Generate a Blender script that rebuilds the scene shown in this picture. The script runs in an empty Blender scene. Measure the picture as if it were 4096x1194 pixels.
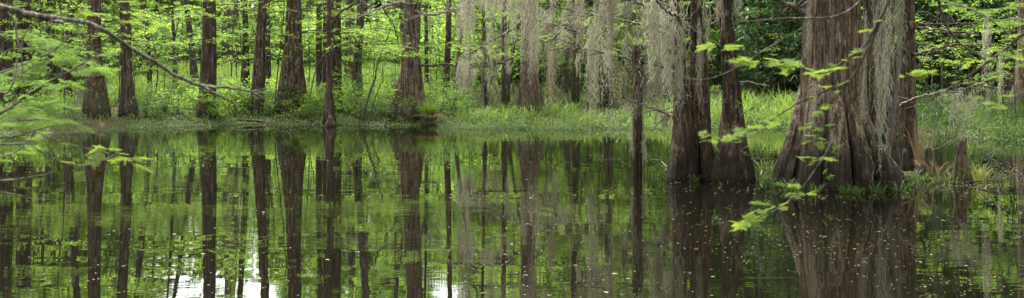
import bpy, math, random
import numpy as np
from mathutils import Vector, Matrix

# ------------------------------------------------------------------ frame of reference
F = 4391.0      # focal length in photo pixels (4096 wide, about 50 degrees)
YH = 225.0      # horizon row
H = 2.2         # eye height above the water
SC = bpy.context.scene
COL = SC.collection


def P(px, py, D):
    """point at distance D on the sight line of a photo pixel"""
    return np.array([(px - 2048.0) / F * D, D, H - (py - YH) / F * D])


def gx(px, D):
    return (px - 2048.0) / F * D


# ------------------------------------------------------------------ noise
def _hash(ix, iy, iz, seed):
    h = (ix.astype(np.int64) * 374761393 + iy.astype(np.int64) * 668265263 +
         iz.astype(np.int64) * 2147483647 + seed * 1274126177) & 0xFFFFFFFF
    h = ((h ^ (h >> 13)) * 1274126177) & 0xFFFFFFFF
    h = ((h ^ (h >> 16)) * 1103515245) & 0xFFFFFFFF
    return ((h ^ (h >> 15)) & 0xFFFFFF) / float(0xFFFFFF)


def vnoise(x, y, z, seed=0):
    x, y, z = np.broadcast_arrays(np.asarray(x, float), np.asarray(y, float), np.asarray(z, float))
    ix, iy, iz = np.floor(x), np.floor(y), np.floor(z)
    fx, fy, fz = x - ix, y - iy, z - iz
    fx, fy, fz = [f * f * (3 - 2 * f) for f in (fx, fy, fz)]
    out = 0
    for a in (0, 1):
        for b in (0, 1):
            for c in (0, 1):
                w = (fx if a else 1 - fx) * (fy if b else 1 - fy) * (fz if c else 1 - fz)
                out = out + w * _hash(ix + a, iy + b, iz + c, seed)
    return out * 2 - 1


def fbm(x, y, z, seed=0, o=3):
    s, a, t = 0, 1.0, 0
    for k in range(o):
        s = s + a * vnoise(np.asarray(x) * 2 ** k, np.asarray(y) * 2 ** k, np.asarray(z) * 2 ** k, seed + k)
        t += a
        a *= 0.5
    return s / t


# ------------------------------------------------------------------ mesh building
class MB:
    def __init__(self):
        self.v, self.q, self.t, self.n = [], [], [], 0

    def add(self, v, q=None, t=None):
        v = np.asarray(v, float).reshape(-1, 3)
        if q is not None and len(q):
            self.q.append(np.asarray(q, np.int64).reshape(-1, 4) + self.n)
        if t is not None and len(t):
            self.t.append(np.asarray(t, np.int64).reshape(-1, 3) + self.n)
        self.v.append(v)
        self.n += len(v)
        return self

    def mesh(self, name, mat, smooth=True):
        me = bpy.data.meshes.new(name)
        v = np.concatenate(self.v) if self.v else np.zeros((0, 3))
        q = np.concatenate(self.q) if self.q else np.zeros((0, 4), np.int64)
        t = np.concatenate(self.t) if self.t else np.zeros((0, 3), np.int64)
        me.vertices.add(len(v))
        me.vertices.foreach_set('co', v.astype(np.float32).ravel())
        loops = np.concatenate([q.ravel(), t.ravel()]).astype(np.int32)
        me.loops.add(len(loops))
        me.loops.foreach_set('vertex_index', loops)
        me.polygons.add(len(q) + len(t))
        starts = np.concatenate([np.arange(len(q)) * 4, len(q) * 4 + np.arange(len(t)) * 3]).astype(np.int32)
        me.polygons.foreach_set('loop_start', starts)
        me.polygons.foreach_set('use_smooth', np.full(len(starts), smooth))
        me.update(calc_edges=True)
        if mat:
            me.materials.append(mat)
        return me

    def build(self, name, mat, parent=None, smooth=True):
        return link(name, self.mesh(name, mat, smooth), parent)


def link(name, data, parent=None):
    o = bpy.data.objects.new(name, data)
    COL.objects.link(o)
    if parent is not None:
        o.parent = parent
    return o


def tag(o, label=None, cat=None, group=None, kind=None):
    if label:
        o['label'] = label
    if cat:
        o['category'] = cat
    if group:
        o['group'] = group
    if kind:
        o['kind'] = kind
    return o


def thing(name, label, cat, loc=(0, 0, 0), rz=0.0, group=None):
    o = bpy.data.objects.new(name, None)
    COL.objects.link(o)
    o.empty_display_size = 0.2
    o.location = [float(c) for c in loc]
    o.rotation_euler = (0, 0, rz)
    return tag(o, label, cat, group)


def smooth_path(pts, n):
    """Catmull-Rom through pts (any dimension), n samples"""
    p = np.asarray(pts, float)
    if len(p) == 2:
        return p[0] + (p[1] - p[0]) * np.linspace(0, 1, n)[:, None]
    P0 = np.vstack([2 * p[0] - p[1], p, 2 * p[-1] - p[-2]])
    u = np.linspace(0, len(p) - 1 - 1e-9, n)
    i = np.floor(u).astype(int)
    f = (u - i)[:, None]
    a, b, c, d = P0[i], P0[i + 1], P0[i + 2], P0[i + 3]
    return 0.5 * ((2 * b) + (c - a) * f + (2 * a - 5 * b + 4 * c - d) * f ** 2 + (3 * b - a - 3 * c + d) * f ** 3)


def tube(mb, pts, r, n=6, wig=0.0, rng=None, rough=0.0):
    p = np.asarray(pts, float).copy()
    m = len(p)
    r = np.broadcast_to(np.asarray(r, float), (m,)).copy()
    if wig and rng is not None:
        w = rng.normal(0, wig, (m, 3))
        w[0] = 0
        p = p + w
    tg = np.gradient(p, axis=0)
    tg /= np.linalg.norm(tg, axis=1)[:, None] + 1e-9
    ref = np.array([0.31, 0.93, 0.17])
    a = np.cross(tg, ref)
    bad = np.linalg.norm(a, axis=1) < 0.15
    a[bad] = np.cross(tg[bad], [1.0, 0.0, 0.1])
    a /= np.linalg.norm(a, axis=1)[:, None] + 1e-9
    b = np.cross(tg, a)
    th = np.linspace(0, 2 * np.pi, n, endpoint=False)
    rr = r[:, None] * np.ones(n)[None]
    if rough and rng is not None:
        rr = rr * (1 + rng.normal(0, rough, rr.shape))
    v = p[:, None, :] + rr[..., None] * (a[:, None, :] * np.cos(th)[None, :, None] + b[:, None, :] * np.sin(th)[None, :, None])
    i, j = np.meshgrid(np.arange(m - 1), np.arange(n), indexing='ij')
    j2 = (j + 1) % n
    q = np.stack([i * n + j, i * n + j2, (i + 1) * n + j2, (i + 1) * n + j], -1).reshape(-1, 4)
    vv = np.vstack([v.reshape(-1, 3), p[:1], p[-1:]])
    k = np.arange(n)
    t = np.vstack([np.stack([(k + 1) % n, k, np.full(n, m * n)], 1),
                   np.stack([(m - 1) * n + k, (m - 1) * n + (k + 1) % n, np.full(n, m * n + 1)], 1)])
    mb.add(vv, q, t)
    return p


def leaves(mb, c, d, nrm, ln, wd, fold=0.15):
    """diamond leaves: centres, long directions, normals, lengths and widths"""
    c = np.asarray(c, float)
    n = len(c)
    if n == 0:
        return
    d = d / (np.linalg.norm(d, axis=1)[:, None] + 1e-9)
    s = np.cross(d, nrm)
    s /= np.linalg.norm(s, axis=1)[:, None] + 1e-9
    up = np.cross(s, d)
    ln = np.broadcast_to(np.asarray(ln, float), (n,))[:, None]
    wd = np.broadcast_to(np.asarray(wd, float), (n,))[:, None]
    v = np.stack([c - d * ln / 2, c + s * wd / 2 + up * wd * fold, c + d * ln / 2, c - s * wd / 2 + up * wd * fold], 1)
    q = np.arange(n * 4).reshape(n, 4)
    mb.add(v.reshape(-1, 3), q)


def blades(mb, base, h, w, az, lean, rng):
    """bent grass blades, two quads and a tip"""
    n = len(base)
    h = np.broadcast_to(h, (n,))
    w = np.broadcast_to(w, (n,))
    lean = np.broadcast_to(lean, (n,))
    dr = np.stack([np.cos(az), np.sin(az), np.zeros(n)], 1)
    fa = az + np.pi / 2 + rng.normal(0, 0.6, n)
    s = np.stack([np.cos(fa), np.sin(fa), np.zeros(n)], 1)
    lv = []
    for t, ww in ((0, 0.75), (0.4, 1.0), (0.75, 0.7)):
        c = base + dr * (lean * h * t ** 1.8)[:, None]
        c[:, 2] += h * (t - 0.35 * lean * t ** 2.4)
        lv += [c - s * (w * ww / 2)[:, None], c + s * (w * ww / 2)[:, None]]
    tip = base + dr * (lean * h)[:, None]
    tip[:, 2] += h * (1 - 0.42 * lean)
    lv.append(tip)
    v = np.stack(lv, 1).reshape(-1, 3)
    o = np.arange(n)[:, None] * 7
    q = np.concatenate([o + np.array([[0, 1, 3, 2]]), o + np.array([[2, 3, 5, 4]])])
    t = o + np.array([[4, 5, 6]])
    mb.add(v, q, t)


# ------------------------------------------------------------------ materials
def new_mat(name):
    m = bpy.data.materials.new(name)
    m.use_nodes = True
    nt = m.node_tree
    nt.nodes.clear()
    out = nt.nodes.new('ShaderNodeOutputMaterial')
    return m, nt, out


def N(nt, kind, **kw):
    n = nt.nodes.new(kind)
    for k, v in kw.items():
        if k in n.inputs:
            n.inputs[k].default_value = v
        else:
            setattr(n, k, v)
    return n


def ramp(nt, stops, interp='LINEAR'):
    r = nt.nodes.new('ShaderNodeValToRGB')
    r.color_ramp.interpolation = interp
    e = r.color_ramp.elements
    while len(e) < len(stops):
        e.new(0.5)
    for k, (p, c) in enumerate(stops):
        e[k].position = p
        e[k].color = (*c, 1) if len(c) == 3 else c
    return r


def mixc(nt, fac, a, b, mode='MIX'):
    m = nt.nodes.new('ShaderNodeMix')
    m.data_type = 'RGBA'
    m.blend_type = mode
    for sock, val in ((m.inputs[0], fac), (m.inputs[6], a), (m.inputs[7], b)):
        if isinstance(val, (int, float)):
            sock.default_value = val
        elif isinstance(val, tuple):
            sock.default_value = (*val, 1)
        else:
            nt.links.new(val, sock)
    return m.outputs[2]


def mathn(nt, op, a, b=0.0, c=0.0, clamp=False):
    m = nt.nodes.new('ShaderNodeMath')
    m.operation = op
    m.use_clamp = clamp
    for k, val in enumerate((a, b, c)):
        if isinstance(val, (int, float)):
            m.inputs[k].default_value = val
        else:
            nt.links.new(val, m.inputs[k])
    return m.outputs[0]


def mapped(nt, scale, coord='Object', rot=(0, 0, 0)):
    tc = N(nt, 'ShaderNodeTexCoord')
    mp = N(nt, 'ShaderNodeMapping')
    mp.inputs['Scale'].default_value = scale
    mp.inputs['Rotation'].default_value = rot
    nt.links.new(tc.outputs[coord], mp.inputs['Vector'])
    return mp.outputs['Vector']


def noise(nt, vec, scale, detail=4, rough=0.6):
    n = N(nt, 'ShaderNodeTexNoise')
    n.inputs['Scale'].default_value = scale
    n.inputs['Detail'].default_value = detail
    n.inputs['Roughness'].default_value = rough
    if vec is not None:
        nt.links.new(vec, n.inputs['Vector'])
    return n.outputs['Fac']


def leaf_mat(name, dark, light, trans, tr=0.5, rough=0.5, spec=0.25):
    m, nt, out = new_mat(name)
    geo = N(nt, 'ShaderNodeNewGeometry')
    oi = N(nt, 'ShaderNodeObjectInfo')
    big = noise(nt, mapped(nt, (0.9, 0.9, 0.9)), 1.0, 2)
    f = mathn(nt, 'MULTIPLY', geo.outputs['Random Per Island'], 0.45)
    f = mathn(nt, 'ADD', f, mathn(nt, 'MULTIPLY', oi.outputs['Random'], 0.3))
    f = mathn(nt, 'ADD', f, mathn(nt, 'MULTIPLY', mathn(nt, 'SUBTRACT', big, 0.3), 0.6), clamp=True)
    c = mixc(nt, f, dark, light)
    ct = mixc(nt, f, tuple(x * 0.75 for x in trans), trans)
    p = N(nt, 'ShaderNodeBsdfPrincipled', Roughness=rough)
    p.inputs['Specular IOR Level'].default_value = spec
    nt.links.new(c, p.inputs['Base Color'])
    t = N(nt, 'ShaderNodeBsdfTranslucent')
    nt.links.new(ct, t.inputs['Color'])
    mx = N(nt, 'ShaderNodeMixShader')
    mx.inputs[0].default_value = tr
    nt.links.new(p.outputs[0], mx.inputs[1])
    nt.links.new(t.outputs[0], mx.inputs[2])
    nt.links.new(mx.outputs[0], out.inputs[0])
    return m


def bark_mat(name, deep, mid, high, lichen=(0.30, 0.30, 0.25), lich=0.5, wet=None, fur=15.0, moss=0.0, bump=0.6):
    """furrowed bark running up the stem, pale lichen patches and a stained high-water band"""
    m, nt, out = new_mat(name)
    v = mapped(nt, (1, 1, 0.10))
    f1 = noise(nt, v, fur, 6, 0.65)
    f2 = noise(nt, mapped(nt, (1, 1, 0.42)), fur * 2.6, 4, 0.65)
    f = mathn(nt, 'ADD', mathn(nt, 'MULTIPLY', f1, 0.65), mathn(nt, 'MULTIPLY', f2, 0.35))
    cr = ramp(nt, [(0.42, deep), (0.5, mid), (0.60, high)])
    nt.links.new(f, cr.inputs[0])
    oi = N(nt, 'ShaderNodeObjectInfo')
    col = cr.outputs[0]
    # broad tone drift, different on every tree
    big = noise(nt, mapped(nt, (1.2, 1.2, 0.45)), 1.7, 3)
    col = mixc(nt, mathn(nt, 'MULTIPLY', big, 0.55), col, tuple(0.5 * a + 0.5 * b for a, b in zip(deep, mid)))
    rp = ramp(nt, [(0.46, (0, 0, 0)), (0.60, (1, 1, 1))])
    nt.links.new(noise(nt, mapped(nt, (1, 1, 0.3), rot=(0.3, 0.2, 0)), 3.4, 4), rp.inputs[0])
    warm = mixc(nt, 1.0, col, (1.06, 0.90, 0.74), 'MULTIPLY')
    col = mixc(nt, mathn(nt, 'MULTIPLY', rp.outputs[0], 0.8), col, warm)
    # lichen
    ln = noise(nt, mapped(nt, (1, 1, 0.5)), 9.0, 6, 0.75)
    lm = mathn(nt, 'GREATER_THAN', ln, 0.0)
    ls = ramp(nt, [(0.53, (0, 0, 0)), (0.62, (1, 1, 1))])
    nt.links.new(ln, ls.inputs[0])
    fine = ramp(nt, [(0.40, (0, 0, 0)), (0.6, (1, 1, 1))])
    nt.links.new(noise(nt, None, 42, 3), fine.inputs[0])
    col = mixc(nt, mathn(nt, 'MULTIPLY', mathn(nt, 'MULTIPLY', ls.outputs[0], fine.outputs[0]), lich), col, lichen)
    if moss:
        tc = N(nt, 'ShaderNodeTexCoord')
        sx = N(nt, 'ShaderNodeSeparateXYZ')
        nt.links.new(tc.outputs['Object'], sx.inputs[0])
        mn = noise(nt, mapped(nt, (1, 1, 0.7)), 3.2, 5, 0.7)
        hh = mathn(nt, 'SUBTRACT', 1.0, mathn(nt, 'MULTIPLY', sx.outputs[2], 0.45), clamp=True)
        ms = ramp(nt, [(0.28, (0, 0, 0)), (0.45, (1, 1, 1))])
        nt.links.new(mathn(nt, 'MULTIPLY', mn, hh), ms.inputs[0])
        col = mixc(nt, mathn(nt, 'MULTIPLY', ms.outputs[0], moss), col, (0.020, 0.030, 0.008))
    if wet:
        tc = N(nt, 'ShaderNodeTexCoord')
        sx = N(nt, 'ShaderNodeSeparateXYZ')
        nt.links.new(tc.outputs['Object'], sx.inputs[0])
        wn = noise(nt, mapped(nt, (1, 1, 0.28)), 6.0, 6, 0.7)
        zz = mathn(nt, 'ADD', sx.outputs[2], mathn(nt, 'MULTIPLY', mathn(nt, 'SUBTRACT', wn, 0.5), wet * 3.0))
        ws = ramp(nt, [(0.0, (1, 1, 1)), (1.0, (0, 0, 0))])
        nt.links.new(mathn(nt, 'DIVIDE', mathn(nt, 'SUBTRACT', zz, wet * 0.15), wet * 1.1), ws.inputs[0])
        col = mixc(nt, mathn(nt, 'MULTIPLY', ws.outputs[0], 0.92), col, (0.0075, 0.0047, 0.0026))
    hs = N(nt, 'ShaderNodeHueSaturation')
    nt.links.new(mathn(nt, 'ADD', 0.8, mathn(nt, 'MULTIPLY', oi.outputs['Random'], 0.4)), hs.inputs['Value'])
    nt.links.new(col, hs.inputs['Color'])
    p = N(nt, 'ShaderNodeBsdfPrincipled', Roughness=0.9)
    p.inputs['Specular IOR Level'].default_value = 0.2
    nt.links.new(hs.outputs[0], p.inputs['Base Color'])
    b = N(nt, 'ShaderNodeBump')
    b.inputs['Strength'].default_value = bump
    b.inputs['Distance'].default_value = 0.03
    nt.links.new(f, b.inputs['Height'])
    nt.links.new(b.outputs[0], p.inputs['Normal'])
    nt.links.new(p.outputs[0], out.inputs[0])
    return m


M = {}
M['bark'] = bark_mat('cypress_bark', (0.008, 0.0055, 0.003), (0.043, 0.030, 0.018), (0.118, 0.089, 0.058), moss=0.6, lich=0.6, wet=0.25)
M['bark_red'] = bark_mat('reddish_bark', (0.012, 0.008, 0.005), (0.050, 0.034, 0.023), (0.118, 0.086, 0.064), lich=0.45, moss=0.4, wet=0.2)
M['bark_tan'] = bark_mat('tan_bark', (0.016, 0.011, 0.007), (0.068, 0.049, 0.032), (0.15, 0.116, 0.082), lich=0.45, moss=0.45, wet=0.25)
M['bark_near'] = bark_mat('near_cypress_bark', (0.004, 0.0028, 0.002), (0.042, 0.027, 0.015), (0.125, 0.088, 0.052), lich=0.5, wet=0.8, fur=20.0, moss=0.2, bump=0.9)
M['bark_big'] = bark_mat('old_cypress_bark', (0.006, 0.0045, 0.0032), (0.084, 0.062, 0.037), (0.25, 0.20, 0.132), lich=0.6, wet=0.85, fur=18.0, moss=0.5, bump=1.0)
M['bark_far'] = bark_mat('forest_bark', (0.016, 0.012, 0.009), (0.055, 0.046, 0.034), (0.12, 0.105, 0.085), lich=0.5)
M['bark_pale'] = bark_mat('pale_bark', (0.045, 0.037, 0.028), (0.095, 0.082, 0.064), (0.16, 0.145, 0.12), lich=0.5)
M['twig'] = bark_mat('twig_bark', (0.020, 0.016, 0.011), (0.060, 0.050, 0.037), (0.15, 0.14, 0.11), lich=0.7, fur=22)
M['twig_lichen'] = bark_mat('lichened_branch_bark', (0.022, 0.018, 0.012), (0.085, 0.078, 0.058), (0.23, 0.22, 0.17), lich=0.9, fur=26)
M['twig_pale'] = bark_mat('pale_twig_bark', (0.06, 0.05, 0.038), (0.125, 0.108, 0.086), (0.22, 0.20, 0.17), lich=0.3, fur=22)
M['vine'] = bark_mat('dark_vine_bark', (0.012, 0.009, 0.007), (0.035, 0.026, 0.02), (0.07, 0.056, 0.044), lich=0.2, fur=22)
M['knee'] = bark_mat('knee_bark', (0.018, 0.012, 0.008), (0.062, 0.044, 0.030), (0.13, 0.10, 0.072), lich=0.3, fur=14, wet=0.12, moss=0.5)

M['cyp_leaf'] = leaf_mat('cypress_foliage', (0.066, 0.138, 0.024), (0.145, 0.245, 0.040), (0.28, 0.46, 0.062), 0.55)
M['cyp_bright'] = leaf_mat('bright_cypress_foliage', (0.090, 0.170, 0.025), (0.180, 0.285, 0.044), (0.35, 0.545, 0.070), 0.57)
M['spray'] = leaf_mat('near_spray_foliage', (0.062, 0.112, 0.020), (0.14, 0.21, 0.040), (0.19, 0.31, 0.055), 0.52, 0.6, 0.06)
M['spray_bright'] = leaf_mat('near_bright_spray_foliage', (0.085, 0.145, 0.022), (0.17, 0.24, 0.044), (0.27, 0.39, 0.055), 0.52, 0.6, 0.08)
M['mid_leaf'] = leaf_mat('broadleaf_foliage', (0.044, 0.095, 0.020), (0.100, 0.180, 0.036), (0.20, 0.34, 0.045), 0.5)
M['dark_leaf'] = leaf_mat('dark_broadleaf_foliage', (0.014, 0.042, 0.012), (0.038, 0.090, 0.020), (0.055, 0.13, 0.02), 0.35)  # darker species, with the right wood's canopy shade also put into the leaf colour
M['grass'] = leaf_mat('bank_grass_blades', (0.026, 0.048, 0.012), (0.098, 0.135, 0.034), (0.12, 0.175, 0.033), 0.4)
M['grass_bright'] = leaf_mat('meadow_grass_blades', (0.064, 0.122, 0.020), (0.145, 0.220, 0.040), (0.20, 0.31, 0.04), 0.45)
M['cover'] = leaf_mat('ground_cover_leaves', (0.035, 0.075, 0.018), (0.105, 0.165, 0.055), (0.12, 0.20, 0.04), 0.35, 0.5, 0.25)
M['grass_dim'] = leaf_mat('shade_painted_grass_blades', (0.018, 0.045, 0.009), (0.055, 0.105, 0.020), (0.08, 0.15, 0.02), 0.4)  # dimmer copy of the bank grass, the right bank's shade painted into its colour
M['cover_light'] = leaf_mat('waterside_leaves', (0.050, 0.095, 0.022), (0.135, 0.195, 0.060), (0.17, 0.26, 0.05), 0.4, 0.5, 0.2)
M['straw'] = leaf_mat('dry_straw', (0.16, 0.105, 0.055), (0.30, 0.22, 0.125), (0.25, 0.18, 0.09), 0.3)
M['rush'] = leaf_mat('rush_stems', (0.022, 0.050, 0.014), (0.055, 0.10, 0.025), (0.06, 0.11, 0.02), 0.25)
M['redgrass'] = leaf_mat('reddish_grass_blades', (0.10, 0.17, 0.025), (0.25, 0.20, 0.06), (0.28, 0.30, 0.05), 0.4)
M['moss'] = leaf_mat('spanish_moss_strands', (0.080, 0.074, 0.048), (0.43, 0.42, 0.30), (0.39, 0.38, 0.255), 0.42, 0.8, 0.1)
M['moss_brown'] = leaf_mat('old_moss_strands', (0.060, 0.050, 0.034), (0.36, 0.31, 0.225), (0.30, 0.25, 0.17), 0.35, 0.8, 0.1)
M['float'] = leaf_mat('floating_leaf_skin', (0.050, 0.034, 0.014), (0.165, 0.122, 0.062), (0.2, 0.13, 0.06), 0.1, 0.45, 0.4)
M['float_green'] = leaf_mat('floating_green_skin', (0.08, 0.12, 0.03), (0.19, 0.22, 0.08), (0.2, 0.28, 0.06), 0.2, 0.45, 0.4)


def ground_mat():
    m, nt, out = new_mat('forest_floor')
    n1 = noise(nt, mapped(nt, (1, 1, 1)), 0.9, 6, 0.7)
    n2 = noise(nt, mapped(nt, (1, 1, 1)), 9.0, 5, 0.7)
    c1 = ramp(nt, [(0.32, (0.008, 0.006, 0.004)), (0.5, (0.024, 0.018, 0.011)), (0.68, (0.06, 0.045, 0.028))])
    nt.links.new(n2, c1.inputs[0])
    g = ramp(nt, [(0.42, (0, 0, 0)), (0.58, (1, 1, 1))])
    nt.links.new(n1, g.inputs[0])
    col = mixc(nt, mathn(nt, 'MULTIPLY', g.outputs[0], 0.75), c1.outputs[0], (0.022, 0.036, 0.010))
    p = N(nt, 'ShaderNodeBsdfPrincipled', Roughness=0.95)
    p.inputs['Specular IOR Level'].default_value = 0.06
    nt.links.new(col, p.inputs['Base Color'])
    b = N(nt, 'ShaderNodeBump')
    b.inputs['Strength'].default_value = 0.7
    b.inputs['Distance'].default_value = 0.05
    nt.links.new(n2, b.inputs['Height'])
    nt.links.new(b.outputs[0], p.inputs['Normal'])
    nt.links.new(p.outputs[0], out.inputs[0])
    return m


def water_mat():
    m, nt, out = new_mat('tannin_water')
    p = N(nt, 'ShaderNodeBsdfPrincipled', Roughness=0.0)
    p.inputs['Base Color'].default_value = (0.0035, 0.0032, 0.0018, 1)
    p.inputs['IOR'].default_value = 1.36
    p.inputs['Specular IOR Level'].default_value = 1.0
    # long low swell, small wind ripples, and calmer and rougher lanes
    w1 = noise(nt, mapped(nt, (0.35, 1.5, 1)), 1.0, 1, 0.4)
    w2 = noise(nt, mapped(nt, (0.9, 4.2, 1)), 2.6, 1, 0.45)
    lane = ramp(nt, [(0.44, (0.06, 0.06, 0.06)), (0.64, (1, 1, 1))])
    nt.links.new(noise(nt, mapped(nt, (0.05, 0.24, 1)), 1.0, 3), lane.inputs[0])
    hgt = mathn(nt, 'ADD', mathn(nt, 'MULTIPLY', w1, 0.011), mathn(nt, 'MULTIPLY', mathn(nt, 'MULTIPLY', w2, lane.outputs[0]), 0.0042))
    b = N(nt, 'ShaderNodeBump')
    b.inputs['Strength'].default_value = 0.27
    b.inputs['Distance'].default_value = 1.0
    nt.links.new(hgt, b.inputs['Height'])
    nt.links.new(b.outputs[0], p.inputs['Normal'])
    nt.links.new(p.outputs[0], out.inputs[0])
    return m


# ------------------------------------------------------------------ terrain
SH_PX = np.array([-2500, -800, 0, 300, 700, 1000, 1300, 1700, 1900, 2300, 2650, 2950, 3150, 3700, 3900, 4096, 4900, 6600])
SH_Y = np.array([600, 575, 545, 533, 508, 500, 502, 505, 511, 512, 510, 510, 518, 543, 553, 560, 575, 600])


def shore(x, y):
    px = 2048 + F * np.asarray(x) / np.maximum(np.asarray(y), 4.0)
    yw = np.interp(px, SH_PX, SH_Y)
    base = 9660.0 / (yw - 225.0)
    return base + 0.45 * vnoise(px * 0.012, 0.3, 0.7, 5) + 0.2 * vnoise(px * 0.05, 0.3, 0.7, 6)


MOUNDS = []   # x, y, rx, ry, height


def mound(px, py, rx, ry, h):
    D = 9660.0 / (py - 225.0)
    MOUNDS.append((gx(px, D), D, rx, ry, h))


mound(3055, 712, 0.30, 0.55, 0.60)
mound(3125, 722, 0.30, 0.5, 0.60)
mound(3640, 700, 0.6, 0.9, 0.62)
mound(3760, 716, 0.55, 0.55, 0.62)
mound(3880, 712, 0.5, 0.4, 0.58)


def ground_z(x, y):
    x = np.asarray(x, float)
    y = np.asarray(y, float)
    d = y - shore(x, y)
    land = 0.36 * (1 - np.exp(-np.maximum(d, 0) / 2.2)) + 0.003 * np.maximum(d, 0) + np.clip((d - 6) * 0.036, 0, 1.15)
    bed = -0.5 * (1 - np.exp(np.minimum(d, 0) / 1.2))
    z = np.where(d > 0, land, bed)
    z = z + np.where(d > 0.2, 0.07 * fbm(x * 0.5, y * 0.5, 0.1, 9) * np.minimum(d, 2) / 2, 0)
    near = np.clip((5.0 - y) / 4.0, 0, 1)
    z = z + near * 0.95
    for mx, my, rx, ry, h in MOUNDS:
        top = h - 0.62 + 0.05
        q = ((x - mx) / rx) ** 2 + ((y - my) / ry) ** 2
        z = np.maximum(z, np.where(q < 9, -0.5 + (0.5 + top) * np.exp(-q * 0.7) + 0.05 * fbm(x * 3, y * 3, 0.5, 3), -9))
    return z


def build_ground():
    xs = np.concatenate([np.linspace(-620, -70, 20, endpoint=False), np.linspace(-70, -26, 60, endpoint=False),
                         np.linspace(-26, 26, 360, endpoint=False), np.linspace(26, 70, 60, endpoint=False), np.linspace(70, 620, 20)])
    ys = np.concatenate([np.linspace(-60, 2, 20, endpoint=False), np.linspace(2, 14, 40, endpoint=False),
                         np.linspace(14, 44, 260, endpoint=False), np.linspace(44, 110, 70, endpoint=False), np.linspace(110, 700, 20)])
    X, Y = np.meshgrid(xs, ys)
    Z = ground_z(X, Y)
    n, m = X.shape
    i, j = np.meshgrid(np.arange(n - 1), np.arange(m - 1), indexing='ij')
    q = np.stack([i * m + j, i * m + j + 1, (i + 1) * m + j + 1, (i + 1) * m + j], -1).reshape(-1, 4)
    mb = MB().add(np.stack([X, Y, Z], -1).reshape(-1, 3), q)
    tag(mb.build('ground', ground_mat()), kind='structure')
    w = MB().add([(-80, -50, 0), (80, -50, 0), (80, 62, 0), (-80, 62, 0)], [(0, 1, 2, 3)])
    tag(w.build('water', water_mat()), kind='structure')


build_ground()


# ------------------------------------------------------------------ trunks
def stem(mb, zs, cx, cy, r, nth=40, nz=90, lobes=5, amp=0.3, lobe_h=1.0, fur=0.02, furk=9.0, seed=0, bump=0.04, hollow=0.0):
    """one stem as a fluted, furrowed tube; zs ascending, cx cy r given at zs"""
    rng = np.random.default_rng(seed)
    zs = np.asarray(zs, float)
    t = np.linspace(0, 1, nz)
    z = zs[0] + (zs[-1] - zs[0]) * (0.45 * t + 0.55 * t ** 1.8)
    zd = np.linspace(zs[0], zs[-1], 500)

    def sm(a):
        v = np.interp(zd, zs, a)
        k = 9
        v = np.convolve(np.pad(v, k, mode='edge'), np.ones(2 * k + 1) / (2 * k + 1), mode='valid')
        return np.interp(z, zd, v)
    X, Yc, R = sm(cx), sm(cy), sm(r)
    th = np.linspace(0, 2 * np.pi, nth, endpoint=False)
    TH, ZZ = np.meshgrid(th, z)
    zrel = np.maximum(ZZ - max(zs[0], 0), 0)
    lob = np.zeros_like(TH)
    ang = np.sort(rng.uniform(0, 2 * np.pi, lobes) * 0.35 + np.arange(lobes) * 2 * np.pi / lobes)
    for a in ang:
        tw = rng.normal(0, 0.18)
        w = rng.uniform(3.5, 9.0)
        h = rng.uniform(0.72, 1.12)
        dd = np.cos(TH - a - tw * zrel)
        lob = np.maximum(lob, h * np.exp((dd - 1) * w * 1.6))
    B = amp * np.exp(-(zrel / lobe_h) ** 1.3)
    B = B + 0.12 * amp
    R2 = R[:, None] * (1 + B * (lob - 0.84))
    ct, st = np.cos(TH), np.sin(TH)
    R2 = R2 * (1 + bump * fbm(ct * 1.3, st * 1.3, ZZ * 1.1, seed + 3))
    if fur:
        ridg = 1 - np.abs(fbm(ct * furk * 0.5 + 0.25 * ZZ, st * furk * 0.5, ZZ * 0.55, seed + 11, 3)) * 2.2
        R2 = R2 + fur * (ridg - 0.5)
    v = np.stack([X[:, None] + R2 * ct, Yc[:, None] + R2 * st, ZZ], -1)
    i, j = np.meshgrid(np.arange(nz - 1), np.arange(nth), indexing='ij')
    j2 = (j + 1) % nth
    q = np.stack([i * nth + j, i * nth + j2, (i + 1) * nth + j2, (i + 1) * nth + j], -1).reshape(-1, 4)
    top = np.array([[X[-1], Yc[-1], z[-1] + 0.05]])
    k = np.arange(nth)
    tt = np.stack([(nz - 1) * nth + k, (nz - 1) * nth + (k + 1) % nth, np.full(nth, nz * nth)], 1)
    mb.add(np.vstack([v.reshape(-1, 3), top]), q, tt)
    return lambda h: np.array([np.interp(h, z, X), np.interp(h, z, Yc), h]), lambda h: float(np.interp(h, z, R))


def px_spec(D, rows, origin, ztop, sink=0.35, taper=0.62):
    """rows of (py, left, right) read off the photo -> local z, cx, cy, r"""
    z, cx, r = [], [], []
    for (py, a, b) in rows:
        z.append(H - (py - YH) / F * D - origin[2])
        cx.append(((a + b) / 2 - 2048) / F * D - origin[0])
        r.append((b - a) / 2 / F * D)
    o = np.argsort(z)
    z, cx, r = np.array(z)[o], np.array(cx)[o], np.array(r)[o]
    slope = (cx[-1] - cx[-2]) / max(z[-1] - z[-2], 0.3)
    slope = float(np.clip(slope, -0.09, 0.09))
    zt = ztop
    z = np.concatenate([[min(z[0], 0) - sink], z, [zt * 0.6 + z[-1] * 0.4, zt]])
    cx = np.concatenate([[cx[0]], cx, [cx[-1] + slope * (z[-2] - z[-3]), cx[-1] + slope * (zt - z[-3])]])
    r = np.concatenate([[r[0] * 1.03], r, [r[-1] * 0.85, r[-1] * taper * 0.6]])
    return z, cx, np.zeros_like(cx), r


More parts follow.
